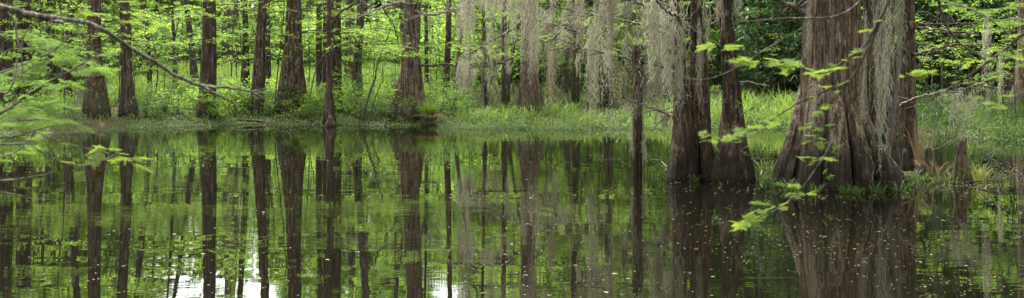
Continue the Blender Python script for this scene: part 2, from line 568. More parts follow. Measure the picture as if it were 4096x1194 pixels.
# ------------------------------------------------------------------ foliage
def bough(mbl, mbw, rng, base, az, L, n, ll, spread=0.35, rise=0.12, droop=0.28, twr=0.012, wr=0.42, twigs=9, scat=0.05, tilt=0.3):
    """a flat, layered cypress bough: a limb, side twigs and small leaves along them"""
    d = np.array([math.cos(az), math.sin(az), 0])
    s = np.array([-math.sin(az), math.cos(az), 0])

    def at(t):
        t = np.asarray(t, float)
        p = base + L * t[..., None] * d
        p[..., 2] += L * (rise * t - droop * t ** 2)
        return p
    if mbw is not None and twr > 0:
        tube(mbw, at(np.linspace(0, 0.95, 6)), twr * np.linspace(1, 0.25, 6), 4, L * 0.012, rng)
    tk = rng.uniform(0.22, 1.0, twigs)
    sk = np.where(np.arange(twigs) % 2, 1, -1) * rng.uniform(0.6, 1.15, twigs) * spread * L * (1.15 - 0.6 * tk)
    fk = rng.uniform(0.25, 0.7, twigs)
    zk = rng.normal(0, 0.03 * L ** 0.5, twigs)
    which = rng.integers(0, twigs, n)
    u = rng.uniform(0.02, 1, n) ** 0.8
    c = at(tk[which])
    c = c + s * (sk[which] * u)[:, None] + d * (np.abs(sk[which]) * fk[which] * u)[:, None]
    c[:, 2] += zk[which] - 0.22 * np.abs(sk[which]) * u ** 1.5
    c = c + rng.normal(0, scat, (n, 3)) * np.array([1, 1, 0.55])
    dirv = s * np.sign(sk[which])[:, None] + d * fk[which][:, None] + rng.normal(0, 0.55, (n, 3)) * np.array([1, 1, 0.4])
    nr = np.array([0, 0, 1.0]) + rng.normal(0, tilt, (n, 3))
    leaves(mbl, c, dirv, nr, ll * rng.uniform(0.65, 1.3, n), ll * wr * rng.uniform(0.7, 1.25, n))


def clump(mbl, rng, c, R, n, ll, flat=0.6, wr=0.5):
    """a loose ball of broad leaves"""
    p = rng.normal(0, 0.5, (n, 3))
    p = p / (np.linalg.norm(p, axis=1)[:, None] + 1e-9) * (rng.uniform(0, 1, n) ** 0.45)[:, None] * R
    p[:, 2] *= flat
    dirv = p / R + rng.normal(0, 0.6, (n, 3)) + np.array([0, 0, -0.35])
    nr = np.array([0, 0, 1.0]) + rng.normal(0, 0.55, (n, 3))
    leaves(mbl, c + p, dirv, nr, ll * rng.uniform(0.6, 1.3, n), ll * wr * rng.uniform(0.7, 1.2, n))


def forest_proto(seed, h, r, lo, spread, ll, nb, nper, mleaf, kind='cypress', lean=0.3):
    """trunk with limbs and crown meshes of a background tree"""
    rng = np.random.default_rng(seed)
    mt, ml = MB(), MB()
    zs = np.array([-0.3, 0, 0.5, 1.5, h * 0.5, h])
    sl = rng.normal(0, lean, 2)
    cx = sl[0] * (zs / h) ** 1.5 * np.sign(zs) if False else sl[0] * np.clip(zs / h, 0, 1) ** 1.4
    cy = sl[1] * np.clip(zs / h, 0, 1) ** 1.4
    ctr, rad = stem(mt, zs, cx, cy, r * np.array([1.9, 1.8, 1.4, 1.05, 0.75, 0.12]), 14, 26, 4, 0.3, 0.5, 0.0, seed=seed)
    for k in range(nb):
        u = (k + rng.uniform(0, 1)) / nb
        z = lo + (h - lo) * u ** 0.9
        L = spread * (1 - 0.62 * u) * rng.uniform(0.55, 1.15)
        az = rng.uniform(0, 2 * np.pi)
        if kind == 'cypress':
            bough(ml, mt, rng, ctr(z), az, L, nper, ll, 0.42, 0.16, rng.uniform(0.15, 0.42), 0.02 + 0.012 * L, 0.45, 9, 0.09, 0.38)
        else:
            e = ctr(z) + np.array([math.cos(az) * L * 0.7, math.sin(az) * L * 0.7, L * rng.uniform(0.0, 0.3)])
            tube(mt, [ctr(z), (ctr(z) + e) / 2 + [0, 0, 0.1 * L], e], [0.03, 0.02, 0.01], 4)
            clump(ml, rng, e, L * 0.5, nper, ll, 0.6)
            clump(ml, rng, ctr(z) * 0.4 + e * 0.6 + rng.normal(0, 0.2, 3), L * 0.3, nper // 2, ll, 0.6)
    bark = M['bark_far']
    return mt.mesh('trunk', bark), ml.mesh('crown', mleaf, False), h


RNG = np.random.default_rng(2024)


def place_tree(name, proto, x, y, rz, s, label, cat, group):
    t = thing(name, label, cat, (x, y, float(ground_z(x, y)) - 0.05), rz, group)
    t.scale = (s, s, s)
    link('trunk', proto[0], t)
    link('crown', proto[1], t)
    return t


# ---- prototypes
cyp = [forest_proto(100 + k, h, r, lo, sp, 0.19, nb, 250, M[mt]) for k, (h, r, lo, sp, nb, mt) in enumerate([
    (13.5, 0.17, 0.9, 3.4, 70, 'cyp_bright'), (16.0, 0.21, 1.6, 3.6, 76, 'cyp_leaf'), (11.0, 0.13, 0.5, 3.2, 64, 'cyp_bright'), (18.0, 0.24, 3.4, 3.8, 74, 'cyp_leaf')])]
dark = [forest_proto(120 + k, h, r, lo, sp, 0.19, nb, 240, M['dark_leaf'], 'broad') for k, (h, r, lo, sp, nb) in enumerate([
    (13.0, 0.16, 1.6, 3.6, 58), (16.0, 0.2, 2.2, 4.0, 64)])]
mid = [forest_proto(130 + k, h, r, lo, sp, 0.15, nb, 180, M['mid_leaf'], 'broad') for k, (h, r, lo, sp, nb) in enumerate([
    (11.0, 0.13, 1.6, 3.0, 50), (14.0, 0.16, 2.0, 3.4, 58)])]


slim = [forest_proto(140 + k, h, r, 4.6, 2.2, 0.14, 16, 150, M[m], 'cypress', 0.7) for k, (h, r, m) in enumerate([(9.5, 0.085, 'cyp_bright'), (10.5, 0.11, 'cyp_leaf'), (8.0, 0.06, 'cyp_bright')])]


def elev_cap(px):
    """how high the wood stands over the water mirror, by direction: low where the sky shows"""
    return np.interp(px, [-1500, 300, 560, 670, 1120, 1240, 1600, 1740, 1850, 1980, 6000], [.40, .36, .28, .197, .200, .29, .31, .200, .203, .34, .40])


def forest():
    rows = [(53, 20), (59, 24), (65, 26), (73, 28), (82, 32), (92, 34), (102, 36)]
    for D0, n in rows:
        for k in range(n):
            px = -700 + (k + RNG.uniform(0.1, 0.9)) / n * 5500
            D = D0 + RNG.uniform(-3, 3)
            if px > 2850:
                D -= min((px - 2850) / 80, 9) * (D0 < 70)
            x = gx(px, D)
            if 500 < px < 1780 and D < 64:
                continue
            w = (px - 2500) / 500 + RNG.normal(0, 0.4)
            right = w > 0.6
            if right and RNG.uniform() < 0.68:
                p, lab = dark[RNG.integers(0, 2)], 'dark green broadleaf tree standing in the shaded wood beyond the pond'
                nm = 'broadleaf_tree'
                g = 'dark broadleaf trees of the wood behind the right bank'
            elif RNG.uniform() < 0.3:
                p, lab = mid[RNG.integers(0, 2)], 'mid green broadleaf tree in the wood behind the bank trees'
                nm = 'broadleaf_tree'
                g = 'broadleaf trees of the wood beyond the pond'
            else:
                p, lab = cyp[RNG.integers(0, 4)], 'bright yellow green feathery cypress in the wood behind the bank trees'
                nm = 'cypress_tree'
                g = 'feathery cypresses of the wood beyond the pond'
            hp = p[2]
            cap = elev_cap(px) * D - 2.0 - float(ground_z(x, D))
            s = min(RNG.uniform(0.85, 1.25), cap / hp)
            if cap / hp > 1.25 and D0 >= 68:
                s = min(cap / hp, 1.5) * RNG.uniform(0.88, 1.0)
            place_tree(nm, p, x, D, RNG.uniform(0, 6.28), max(s, 0.5), lab, 'tree', g)


forest()


def slim_trees():
    rng = np.random.default_rng(91)
    for k in range(24):
        px = rng.uniform(-60, 2900)
        D = rng.choice([rng.uniform(41, 47), rng.uniform(46, 64)])
        if 560 < px < 1740:
            D += 20 if D > 50 else 0
        x = gx(px, D)
        p = slim[rng.integers(0, 3)]
        t = place_tree('slim_tree', p, x, D, rng.uniform(0, 6.28), rng.uniform(0.8, 1.25), 'slim bare stemmed tree standing between the larger trunks', 'tree', 'slim trees behind the bank trunks')


slim_trees()


def distant_woods():
    rng = np.random.default_rng(7)
    ml = MB()
    n = 120000
    px = rng.uniform(-1600, 5700, n)
    D = rng.uniform(112, 140, n)
    top = np.minimum(elev_cap(px) * 115, 30) * (0.8 + 0.25 * vnoise(px * 0.008, 0.2, 0.4, 3))
    z = 0.3 + top * rng.uniform(0, 1, n) ** 0.9
    c = np.stack([(px - 2048) / F * D, D, z], 1)
    c[:, 0] += rng.normal(0, .3, n)
    keep = vnoise(c[:, 0] * 0.35, c[:, 1] * 0.2, c[:, 2] * 0.6, 4) > -0.35
    c = c[keep]
    n = len(c)
    leaves(ml, c, rng.normal(0, 1, (n, 3)) * [1, 1, 0.3], np.array([0, -0.5, 1.0]) + rng.normal(0, 0.5, (n, 3)), rng.uniform(0.5, 1.0, n), rng.uniform(0.22, 0.45, n))
    for k in range(150):
        p = rng.uniform(-1600, 5700)
        d = rng.uniform(110, 138)
        x = (p - 2048) / F * d
        tp = elev_cap(p) * 100 * 0.8
        tube(ml, [[x, d, 0], [x + rng.normal(0, .2), d, tp * 0.5], [x + rng.normal(0, .6), d, tp]], [0.25, 0.18, 0.04], 5)
    o = ml.build('distant_woods', M['cyp_leaf'], None, False)
    tag(o, 'pale far wood closing the view beyond the trees', 'woods', None, 'stuff')


distant_woods()

# ---- understory: shrubs and saplings
def shrub_proto(seed, h, ll, mat, n=420):
    rng = np.random.default_rng(seed)
    mw, ml = MB(), MB()
    for k in range(7):
        az = rng.uniform(0, 6.28)
        e = np.array([math.cos(az), math.sin(az), 0]) * h * rng.uniform(0.15, 0.55) + [0, 0, h * rng.uniform(0.55, 1.0)]
        m = e * 0.5 + rng.normal(0, 0.06 * h, 3)
        pts = smooth_path([[0, 0, -0.1], m, e], 7)
        tube(mw, pts, np.linspace(0.014, 0.005, 7), 4, 0.012 * h, rng)
        for q in (0.45, 0.65, 0.85, 1.0):
            p = pts[int(q * 6)]
            clump(ml, rng, p, h * rng.uniform(0.13, 0.22), n // 28, ll, 0.55)
    return mw.mesh('stems', M['twig']), ml.mesh('foliage', mat, False)


def sapling_proto(seed, h, ll, mat):
    rng = np.random.default_rng(seed)
    mw, ml = MB(), MB()
    pts = smooth_path([[0, 0, -0.1], [rng.normal(0, .08), rng.normal(0, .08), h * .3], [rng.normal(0, .2), rng.normal(0, .2), h * .65], [rng.normal(0, .4), rng.normal(0, .4), h]], 14)
    tube(mw, pts, np.linspace(0.026, 0.006, 14), 6, 0.012, rng)
    for k in range(18):
        u = rng.uniform(0.25, 1)
        p = pts[int(u * 13)]
        bough(ml, mw, rng, p, rng.uniform(0, 6.28), rng.uniform(0.5, 1.2) * (1.3 - 0.6 * u), 46, ll, 0.4, 0.2, 0.3, 0.006, 0.5, 6, 0.04, 0.4)
    return mw.mesh('stem', M['bark_far']), ml.mesh('foliage', mat, False)


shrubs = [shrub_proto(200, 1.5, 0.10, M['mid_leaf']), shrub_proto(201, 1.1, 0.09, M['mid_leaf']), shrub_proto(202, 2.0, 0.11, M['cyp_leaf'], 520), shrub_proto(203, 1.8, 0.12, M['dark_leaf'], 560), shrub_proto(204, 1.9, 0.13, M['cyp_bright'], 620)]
saps = [sapling_proto(210, 5.0, 0.085, M['cyp_leaf']), sapling_proto(211, 6.5, 0.085, M['cyp_bright']), sapling_proto(212, 4.0, 0.09, M['mid_leaf'])]


def understory():
    for k in range(150):
        px = -150 + (k + RNG.uniform(0, 1)) / 150 * 4500
        dd = RNG.choice([RNG.uniform(1.3, 5), RNG.uniform(2, 8), RNG.uniform(10, 22)])
        D = float(shore(gx(px, 34), 34)) + dd
        if 560 < px < 1740 and dd > 6:
            continue
        if (1850 < px < 3150 and dd < 5.5) or (270 < px < 600 and dd < 6):
            continue
        right = px > 2750
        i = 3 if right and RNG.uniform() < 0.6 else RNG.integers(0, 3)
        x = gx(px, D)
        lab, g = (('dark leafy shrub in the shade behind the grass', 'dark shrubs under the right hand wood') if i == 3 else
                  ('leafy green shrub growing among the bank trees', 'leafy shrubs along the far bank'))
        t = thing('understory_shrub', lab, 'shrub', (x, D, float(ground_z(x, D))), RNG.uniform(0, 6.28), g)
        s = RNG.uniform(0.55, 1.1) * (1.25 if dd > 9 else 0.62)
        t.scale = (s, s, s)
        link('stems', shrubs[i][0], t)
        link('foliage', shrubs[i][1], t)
    for k in range(80):   # taller bushes closing the far side of the clearing
        px = 300 + (k + RNG.uniform(0, 1)) / 80 * 2300
        D = RNG.uniform(50, 60) if not 560 < px < 1740 else RNG.uniform(64, 70)
        x = gx(px, D)
        t = thing('understory_shrub', 'tall pale green bush at the back of the clearing', 'shrub', (x, D, float(ground_z(x, D))), RNG.uniform(0, 6.28), 'tall bushes at the back of the clearing')
        sc = RNG.uniform(1.3, 2.3)
        t.scale = (sc * 1.3, sc * 1.3, sc)
        i = (0, 2, 4)[RNG.integers(0, 3)]
        link('stems', shrubs[i][0], t)
        link('foliage', shrubs[i][1], t)
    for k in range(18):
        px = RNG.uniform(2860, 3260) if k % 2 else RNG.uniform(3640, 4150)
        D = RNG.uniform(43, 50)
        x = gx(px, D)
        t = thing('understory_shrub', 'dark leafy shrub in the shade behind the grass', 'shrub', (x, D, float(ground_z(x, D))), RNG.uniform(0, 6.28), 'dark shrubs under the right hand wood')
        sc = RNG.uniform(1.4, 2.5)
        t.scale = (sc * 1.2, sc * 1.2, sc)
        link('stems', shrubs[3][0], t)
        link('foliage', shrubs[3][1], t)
    for k in range(95):   # low leafy bushes right on the bank
        px = -150 + (k + RNG.uniform(0, 1)) / 95 * 2050
        if 290 < px < 580:
            continue
        D = float(shore(gx(px, 34), 34)) + RNG.uniform(0.7, 3.2)
        x = gx(px, D)
        t = thing('low_bush', 'low leafy bush on the bank between the trunk feet', 'shrub', (x, D, float(ground_z(x, D))), RNG.uniform(0, 6.28), 'low bushes at the trunk feet')
        sc = RNG.uniform(0.32, 0.72) * (0.6 if px < 620 else 1)
        t.scale = (sc * 1.3, sc * 1.3, sc)
        i = (0, 1, 3, 4, 2)[RNG.integers(0, 5)]
        link('stems', shrubs[i][0], t)
        link('foliage', shrubs[i][1], t)
    for k in range(105):
        px = -150 + (k + RNG.uniform(0, 1)) ** 1.0 / 105 * 4500
        dd = RNG.choice([RNG.uniform(2.5, 7), RNG.uniform(6, 20)])
        if 1800 < px < 2700 and dd < 5:
            dd += 4
        if 2780 < px < 3250 and dd < 9:
            continue
        D = float(shore(gx(px, 34), 34)) + dd
        i = RNG.integers(0, 3)
        x = gx(px, D)
        t = thing('sapling', 'thin leafy sapling growing between the bank trees', 'sapling', (x, D, float(ground_z(x, D))), RNG.uniform(0, 6.28), 'thin saplings on the far bank')
        s = RNG.uniform(0.75, 1.2)
        t.scale = (s, s, s * RNG.uniform(0.95, 1.25))
        link('stem', saps[i][0], t)
        link('foliage', saps[i][1], t)


understory()


def flange(mb, org, D, rows, seed, nth=46, fur=0.02, furk=12):
    """a root buttress: wide at the water, running up into the stem"""
    z, cx, r = [], [], []
    for (py, a, b) in sorted(rows, key=lambda q: -q[0]):
        z.append(H - (py - YH) / F * D - org[2])
        cx.append(((a + b) / 2 - 2048) / F * D - org[0])
        r.append((b - a) / 2 / F * D)
    z, cx, r = np.array(z), np.array(cx), np.array(r)
    cy = np.full(len(z), D - org[1])
    cy[-2] += 0.10
    cy[-1] += 0.42
    r[-1] *= 0.3
    z = np.concatenate([[min(z[0], 0) - 0.45], z])
    cx, cy, r = [np.concatenate([[v[0]], v]) for v in (cx, cy, r)]
    stem(mb, z, cx, cy, r, nth, 80, 3, 0.35, 0.8, fur, furk, seed, 0.10)


# ------------------------------------------------------------------ bank trees
def bank_tree(label, D, rows, mat='bark', ztop=11.0, lobes=5, amp=0.3, lobe_h=0.8, seed=1, boughs=14, blo=2.6, bhi=9.5, bl=(1.0, 2.4), leafm='cyp_leaf', nth=36, dead=5, fur=0.012, low=0, flanges=()):
    rng = np.random.default_rng(seed)
    bx = gx((rows[-1][1] + rows[-1][2]) / 2, D)
    org = (bx, D, float(ground_z(bx, D)))
    t = thing('cypress_tree', label, 'tree', org)
    mt, ml = MB(), MB()
    z, cx, cy, r = px_spec(D, rows, org, ztop)
    ctr, rad = stem(mt, z, cx, cy, r, nth, 90, lobes, amp, lobe_h, fur, 8.0, seed)
    for q, (Df, rf) in enumerate(flanges):
        flange(mt, org, Df, rf, seed * 10 + q, 36, 0.01, 9)
    for k in range(dead):   # thin dead limbs
        h = rng.uniform(1.6, 5.5)
        az = rng.uniform(0, 6.28)
        L = rng.uniform(0.5, 1.6)
        b = ctr(h)
        e = b + np.array([math.cos(az) * L, math.sin(az) * L, rng.uniform(-0.35, 0.35) * L])
        tube(mt, smooth_path([b, (b + e) / 2 + rng.normal(0, 0.12, 3), e], 7), np.linspace(0.018, 0.005, 7), 5, 0.02, rng)
    for k in range(boughs):
        h = rng.uniform(blo, bhi)
        bough(ml, mt, rng, ctr(h), rng.uniform(0, 6.28), rng.uniform(*bl), 230, 0.075, 0.42, 0.14, rng.uniform(0.15, 0.4), 0.018, 0.42, 12, 0.035, 0.3)
    if low:   # long flat boughs reaching out over the bank
        mlo = MB()
        for k in range(low):
            h = rng.uniform(1.9, 4.1)
            bough(mlo, mt, rng, ctr(h), rng.uniform(-3.3, 0.2), rng.uniform(1.6, 3.6), 300, 0.07, 0.30, 0.06, rng.uniform(0.03, 0.16), 0.02, 0.42, 14, 0.03, 0.25)
        mlo.build('lower_boughs', M['cyp_bright'], t, False)
    mt.build('trunk', M[mat], t)
    if boughs:
        ml.build('crown', M[leafm], t, False)
    return t, ctr, rad, org


BT = [
    ('broad dark trunk behind the leafy sprays, nearest the left edge', 35.5, [(0, -8, 48), (250, -12, 52), (400, -30, 66)], dict(seed=301, boughs=9)),
    ('broad dark trunk beside the leftmost bank trunk', 36.5, [(0, 66, 124), (250, 64, 128), (390, 48, 142)], dict(seed=302, boughs=8)),
    ('thin dark crooked trunk left of the leaning one', 41, [(0, 160, 172), (140, 152, 168), (300, 140, 162), (380, 136, 168)], dict(seed=303, boughs=6, fur=0.006)),
    ('slightly leaning dark trunk set back behind sprays', 43, [(60, 270, 300), (200, 258, 294), (310, 242, 288), (375, 228, 296)], dict(seed=304, boughs=8)),
    ('tall straight lichen flecked trunk with wide dark foot', 34.9, [(0, 352, 402), (200, 350, 406), (320, 346, 420), (400, 336, 440), (455, 326, 462)], dict(seed=305, boughs=10)),
    ('reddish brown trunk with stringy roots', 35.3, [(0, 476, 518), (150, 483, 525), (300, 484, 530), (400, 476, 545), (450, 462, 560)], dict(seed=306, low=5, mat='bark_red', boughs=8, amp=0.4)),
    ('slim crooked trunk set back to the right of the reddish trunk', 45, [(0, 560, 584), (100, 572, 595), (250, 586, 606), (370, 588, 612)], dict(seed=307, boughs=8, fur=0.006)),
    ('tall straight reddish trunk crossed by the bare overhanging branch', 36.0, [(0, 812, 862), (200, 806, 866), (320, 796, 868), (400, 786, 870), (450, 772, 882)], dict(seed=308, low=5, mat='bark_red', boughs=9, amp=0.38)),
    ('slim grey brown trunk in front of the bright clearing', 42.5, [(0, 964, 988), (120, 972, 994), (240, 968, 996), (360, 956, 1002), (385, 950, 1006)], dict(seed=309, mat='bark_red', boughs=7, fur=0.006)),
    ('grey trunk blotched with pale lichen', 37.0, [(0, 1032, 1068), (150, 1024, 1062), (300, 1010, 1062), (400, 998, 1060), (455, 984, 1066)], dict(seed=310, boughs=8)),
    ('brown trunk half hidden behind the lichen blotched grey trunk', 42.5, [(0, 1062, 1076), (200, 1062, 1082), (320, 1056, 1086), (375, 1052, 1092)], dict(seed=311, mat='bark_red', boughs=7, fur=0.006)),
    ('stout brown trunk swelling to the widest foot of the left bank', 37.0, [(0, 1148, 1204), (150, 1140, 1208), (250, 1128, 1212), (350, 1112, 1224), (440, 1092, 1240)], dict(seed=312, low=5, mat='bark', boughs=9, amp=0.24, lobe_h=1.2)),
    ('slender pale grey trunk left of the dark twisted vine', 39.5, [(0, 1266, 1288), (200, 1262, 1288), (330, 1262, 1290), (410, 1256, 1296)], dict(seed=313, low=9, mat='bark_far', boughs=7, fur=0.006)),
    ('wide double brown trunk behind the dark twisted vine', 38.6, [(0, 1290, 1366), (150, 1292, 1364), (280, 1288, 1368), (375, 1282, 1374), (440, 1270, 1386)], dict(seed=314, mat='bark', boughs=8)),
    ('narrow trunk at the water edge with the dark vine climbing it', 34.9, [(0, 1308, 1326), (200, 1306, 1324), (360, 1304, 1330), (430, 1296, 1340), (490, 1286, 1352)], dict(seed=315, mat='bark_red', boughs=5, fur=0.006, amp=0.45)),
    ('pale tan trunk set back right of the vine', 50, [(0, 1384, 1418), (200, 1378, 1416), (320, 1370, 1420), (360, 1366, 1424)], dict(seed=316, mat='bark_tan', boughs=7)),
    ('leaning grey trunk above a leafy shrub', 38.8, [(0, 1432, 1462), (150, 1420, 1452), (280, 1410, 1446), (360, 1404, 1456), (420, 1392, 1470)], dict(seed=317, low=9, mat='bark_far', boughs=8, amp=0.35)),
    ('buttressed cypress with spreading tan root flanges', 35.6, [(20, 1618, 1686), (120, 1614, 1684), (220, 1606, 1682), (300, 1602, 1684), (380, 1592, 1690), (450, 1580, 1700)], dict(seed=318, mat='bark_tan', boughs=10, amp=0.5, lobe_h=1.5, lobes=7, nth=110, blo=3.2, low=12, flanges=[(35.35, [(200, 1610, 1640), (330, 1586, 1614), (452, 1550, 1590)]), (35.4, [(240, 1662, 1686), (380, 1676, 1698), (456, 1690, 1718)]), (35.15, [(250, 1634, 1658), (380, 1630, 1656), (458, 1622, 1662)]), (35.2, [(300, 1604, 1624), (456, 1592, 1616)])])),
    ('dark broken thin trunk with hanging dead tangle', 40, [(0, 1786, 1806), (150, 1782, 1806), (280, 1776, 1800), (400, 1768, 1804)], dict(seed=319, boughs=5, dead=10, fur=0.006)),
    ('thin trunk standing between moss veils', 39, [(0, 2006, 2026), (200, 2008, 2028), (400, 2004, 2034)], dict(seed=320, boughs=3, dead=9, fur=0.006)),
    ('short slim brown stem among moss veils', 38.5, [(0, 1928, 1940), (250, 1932, 1946), (410, 1936, 1952)], dict(seed=321, boughs=2, dead=7, fur=0.005)),
    ('big pale brown cypress veiled by spanish moss on the far bank', 36.8, [(0, 2082, 2142), (200, 2084, 2148), (320, 2080, 2156), (400, 2070, 2172), (445, 2052, 2190)], dict(seed=322, mat='bark_tan', low=9, boughs=4, dead=12, amp=0.42, nth=60)),
    ('dark trunk behind the moss, nearer the snag', 41, [(0, 2286, 2312), (200, 2290, 2314), (380, 2284, 2322)], dict(seed=323, boughs=4, dead=9, fur=0.006)),
    ('dark trunk hung with moss just left of the snag', 40, [(0, 2418, 2448), (200, 2420, 2448), (400, 2412, 2456)], dict(seed=324, boughs=3, dead=9, fur=0.006)),
    ('brown buttressed cypress cut by the right edge of the picture', 36.0, [(0, 4074, 4136), (200, 4070, 4140), (320, 4050, 4150), (420, 4018, 4176), (470, 4000, 4196)], dict(seed=325, mat='bark_tan', boughs=8, amp=0.5, lobe_h=1.2, nth=60)),
    ('thin dark trunk in the shaded wood right of the old cypress', 44, [(0, 3760, 3784), (200, 3764, 3786), (380, 3758, 3792)], dict(seed=326, boughs=7, fur=0.006)),
    ('slim trunk in the dark gap between the two standing cypresses', 46, [(0, 3030, 3050), (200, 3026, 3048), (360, 3022, 3054)], dict(seed=327, boughs=3, fur=0.006, leafm='mid_leaf')),
    ('leaning dark stem in the shaded gap left of the old cypress', 45, [(0, 3120, 3136), (200, 3096, 3114), (360, 3070, 3094)], dict(seed=328, boughs=3, fur=0.006, leafm='mid_leaf')),
    ('massive pale grey trunk far back over the clearing', 66, [(0, 890, 950), (200, 886, 954), (330, 880, 960)], dict(seed=329, mat='bark_pale', boughs=6, ztop=13)),
]
TREES = {}
for lab, D, rows, kw in BT:
    TREES[kw['seed']] = bank_tree(lab, D, rows, **kw)


# ------------------------------------------------------------------ near cypresses
def near_tree(label, D, stems, mat, ztop=12, **kw):
    rows = stems[0][1]
    bx = gx((rows[-1][1] + rows[-1][2]) / 2, stems[0][0])
    org = (bx, stems[0][0], 0.0)
    t = thing('cypress_tree', label, 'tree', org)
    out = []
    for k, (Ds, rw, s) in enumerate(stems):
        mb = MB()
        z, cx, cy, r = px_spec(Ds, rw, org, ztop, sink=0.5)
        cy = cy + (Ds - org[1])
        ctr, rad = stem(mb, z, cx, cy, r, **s)
        if k == 0:
            for q, (Df, rf) in enumerate(kw.get('flanges', ())):
                flange(mb, org, Df, rf, 430 + q + int(D * 10))
        mb.build('trunk', M[mat], t)
        out.append((ctr, rad))
    return t, out, np.array(org)


TA, SA, OA = near_tree('double stemmed cypress hung with grey moss standing in the pond', 19.8, [
    (19.9, [(0, 2764, 2814), (200, 2762, 2826), (350, 2750, 2836), (450, 2734, 2838), (550, 2716, 2842), (640, 2702, 2848), (705, 2690, 2852)],
     dict(nth=150, nz=170, lobes=7, amp=0.6, lobe_h=1.1, fur=0.026, furk=18, seed=401)),
    (19.5, [(0, 2684, 2722), (200, 2692, 2738), (350, 2698, 2752), (500, 2694, 2776), (620, 2684, 2790), (705, 2672, 2800)],
     dict(nth=110, nz=150, lobes=5, amp=0.25, lobe_h=1.0, fur=0.016, furk=11, seed=402))], 'bark_near', flanges=[
        (19.4, [(400, 2752, 2782), (560, 2738, 2784), (710, 2722, 2796)]),
        (19.45, [(380, 2806, 2832), (550, 2800, 2846), (710, 2800, 2878)]),
        (19.3, [(460, 2700, 2728), (600, 2684, 2732), (712, 2656, 2742)])])
TB, SB, OB = near_tree('single reddish dark cypress with swollen foot right of the double stemmed one', 19.7, [
    (19.7, [(0, 2874, 2924), (200, 2885, 2942), (380, 2892, 2962), (470, 2888, 2972), (550, 2878, 2982), (640, 2868, 2996), (708, 2862, 3004)],
     dict(nth=150, nz=170, lobes=6, amp=0.6, lobe_h=0.9, fur=0.022, furk=15, seed=403))], 'bark_near', flanges=[
        (19.3, [(470, 2892, 2922), (570, 2876, 2934), (712, 2842, 2944)]),
        (19.25, [(450, 2930, 2960), (560, 2936, 2992), (714, 2942, 3036)]),
        (19.15, [(500, 2914, 2944), (620, 2906, 2962), (716, 2896, 2980)])])
TC, SC_, OC = near_tree('massive old cypress with deeply furrowed bark and huge buttressed foot', 18.5, [
    (18.7, [(0, 3222, 3432), (150, 3216, 3438), (300, 3206, 3446), (420, 3200, 3452), (540, 3190, 3466), (640, 3184, 3476), (700, 3180, 3482), (745, 3176, 3490)],
     dict(nth=300, nz=260, lobes=9, amp=0.75, lobe_h=1.3, fur=0.055, furk=24, seed=404, bump=0.05)),
    (19.5, [(0, 3456, 3560), (200, 3458, 3574), (400, 3452, 3588), (560, 3442, 3594), (720, 3428, 3604)],
     dict(nth=150, nz=150, lobes=6, amp=0.28, lobe_h=1.0, fur=0.03, furk=12, seed=405))], 'bark_big', flanges=[
        (18.75, [(330, 3212, 3262), (480, 3172, 3236), (600, 3128, 3212), (690, 3092, 3190), (748, 3070, 3182)]),
        (18.15, [(180, 3262, 3322), (380, 3232, 3310), (560, 3206, 3296), (680, 3188, 3290), (752, 3170, 3292)]),
        (18.0, [(260, 3330, 3384), (450, 3318, 3388), (600, 3306, 3398), (755, 3292, 3412)]),
        (18.05, [(300, 3392, 3432), (480, 3398, 3452), (620, 3410, 3486), (755, 3412, 3512)]),
        (18.2, [(380, 3436, 3470), (520, 3462, 3512), (640, 3488, 3566), (752, 3512, 3612)]),
        (18.6, [(560, 3520, 3546), (650, 3552, 3590), (735, 3580, 3646)])])
TD, SD, OD = near_tree('straight brown cypress stem standing close behind the old furrowed one', 21.6, [
    (21.6, [(0, 3602, 3656), (200, 3594, 3660), (400, 3588, 3662), (540, 3584, 3672), (640, 3570, 3692), (672, 3562, 3700)],
     dict(nth=110, nz=150, lobes=5, amp=0.3, lobe_h=0.6, fur=0.014, furk=11, seed=406))], 'bark_near')


def extra_crown(t, ctr, seed, n=26, lo=4.2, hi=11.5, L=(1.4, 3.2)):
    rng = np.random.default_rng(seed)
    ml, mw = MB(), MB()
    for k in range(n):
        h = rng.uniform(lo, hi)
        bough(ml, mw, rng, ctr(h), rng.uniform(0, 6.28), rng.uniform(*L), 260, 0.075, 0.42, 0.14, rng.uniform(0.15, 0.4), 0.03, 0.42, 12, 0.035, 0.3)
    mw.build('limbs', M['twig'], t)
    ml.build('crown', M['cyp_leaf'], t, False)


extra_crown(TA, SA[0][0], 411)
extra_crown(TB, SB[0][0], 412, 18)
extra_crown(TC, SC_[0][0], 413, 34)
extra_crown(TD, SD[0][0], 414, 14)

# a grey young stem leaning up beside the old cypress
def young_stem():
    rng = np.random.default_rng(5)
    D = 19.1
    pts = [P(3546, 700, 18.9), P(3552, 600, 18.95), P(3572, 450, D), P(3590, 300, D), P(3602, 120, D), P(3612, -60, D), P(3625, -420, D)]
    o = pts[0].copy()
    o[2] = 0
    t = thing('sapling', 'smooth grey young stem leaning between the old cypress and the moss', 'sapling', o)
    mb, ml = MB(), MB()
    sp = smooth_path(np.array(pts) - o, 40)
    tube(mb, sp, np.linspace(0.062, 0.03, 40), 14, 0.004, rng, 0.03)
    for (px, py, n) in ((3530, 520, 14), (3600, 545, 10), (3560, 470, 8)):
        c = P(px, py, D) - o
        i = int(np.argmin(np.linalg.norm(sp - c, axis=1)))
        tube(mb, smooth_path([sp[i], (sp[i] + c) / 2 + [0, 0, 0.03], c], 5), 0.005, 4)
        clump(ml, rng, c, 0.09, n, 0.09, 0.7)
    mb.build('stem', M['bark_pale'], t)
    ml.build('foliage', M['mid_leaf'], t, False)


young_stem()

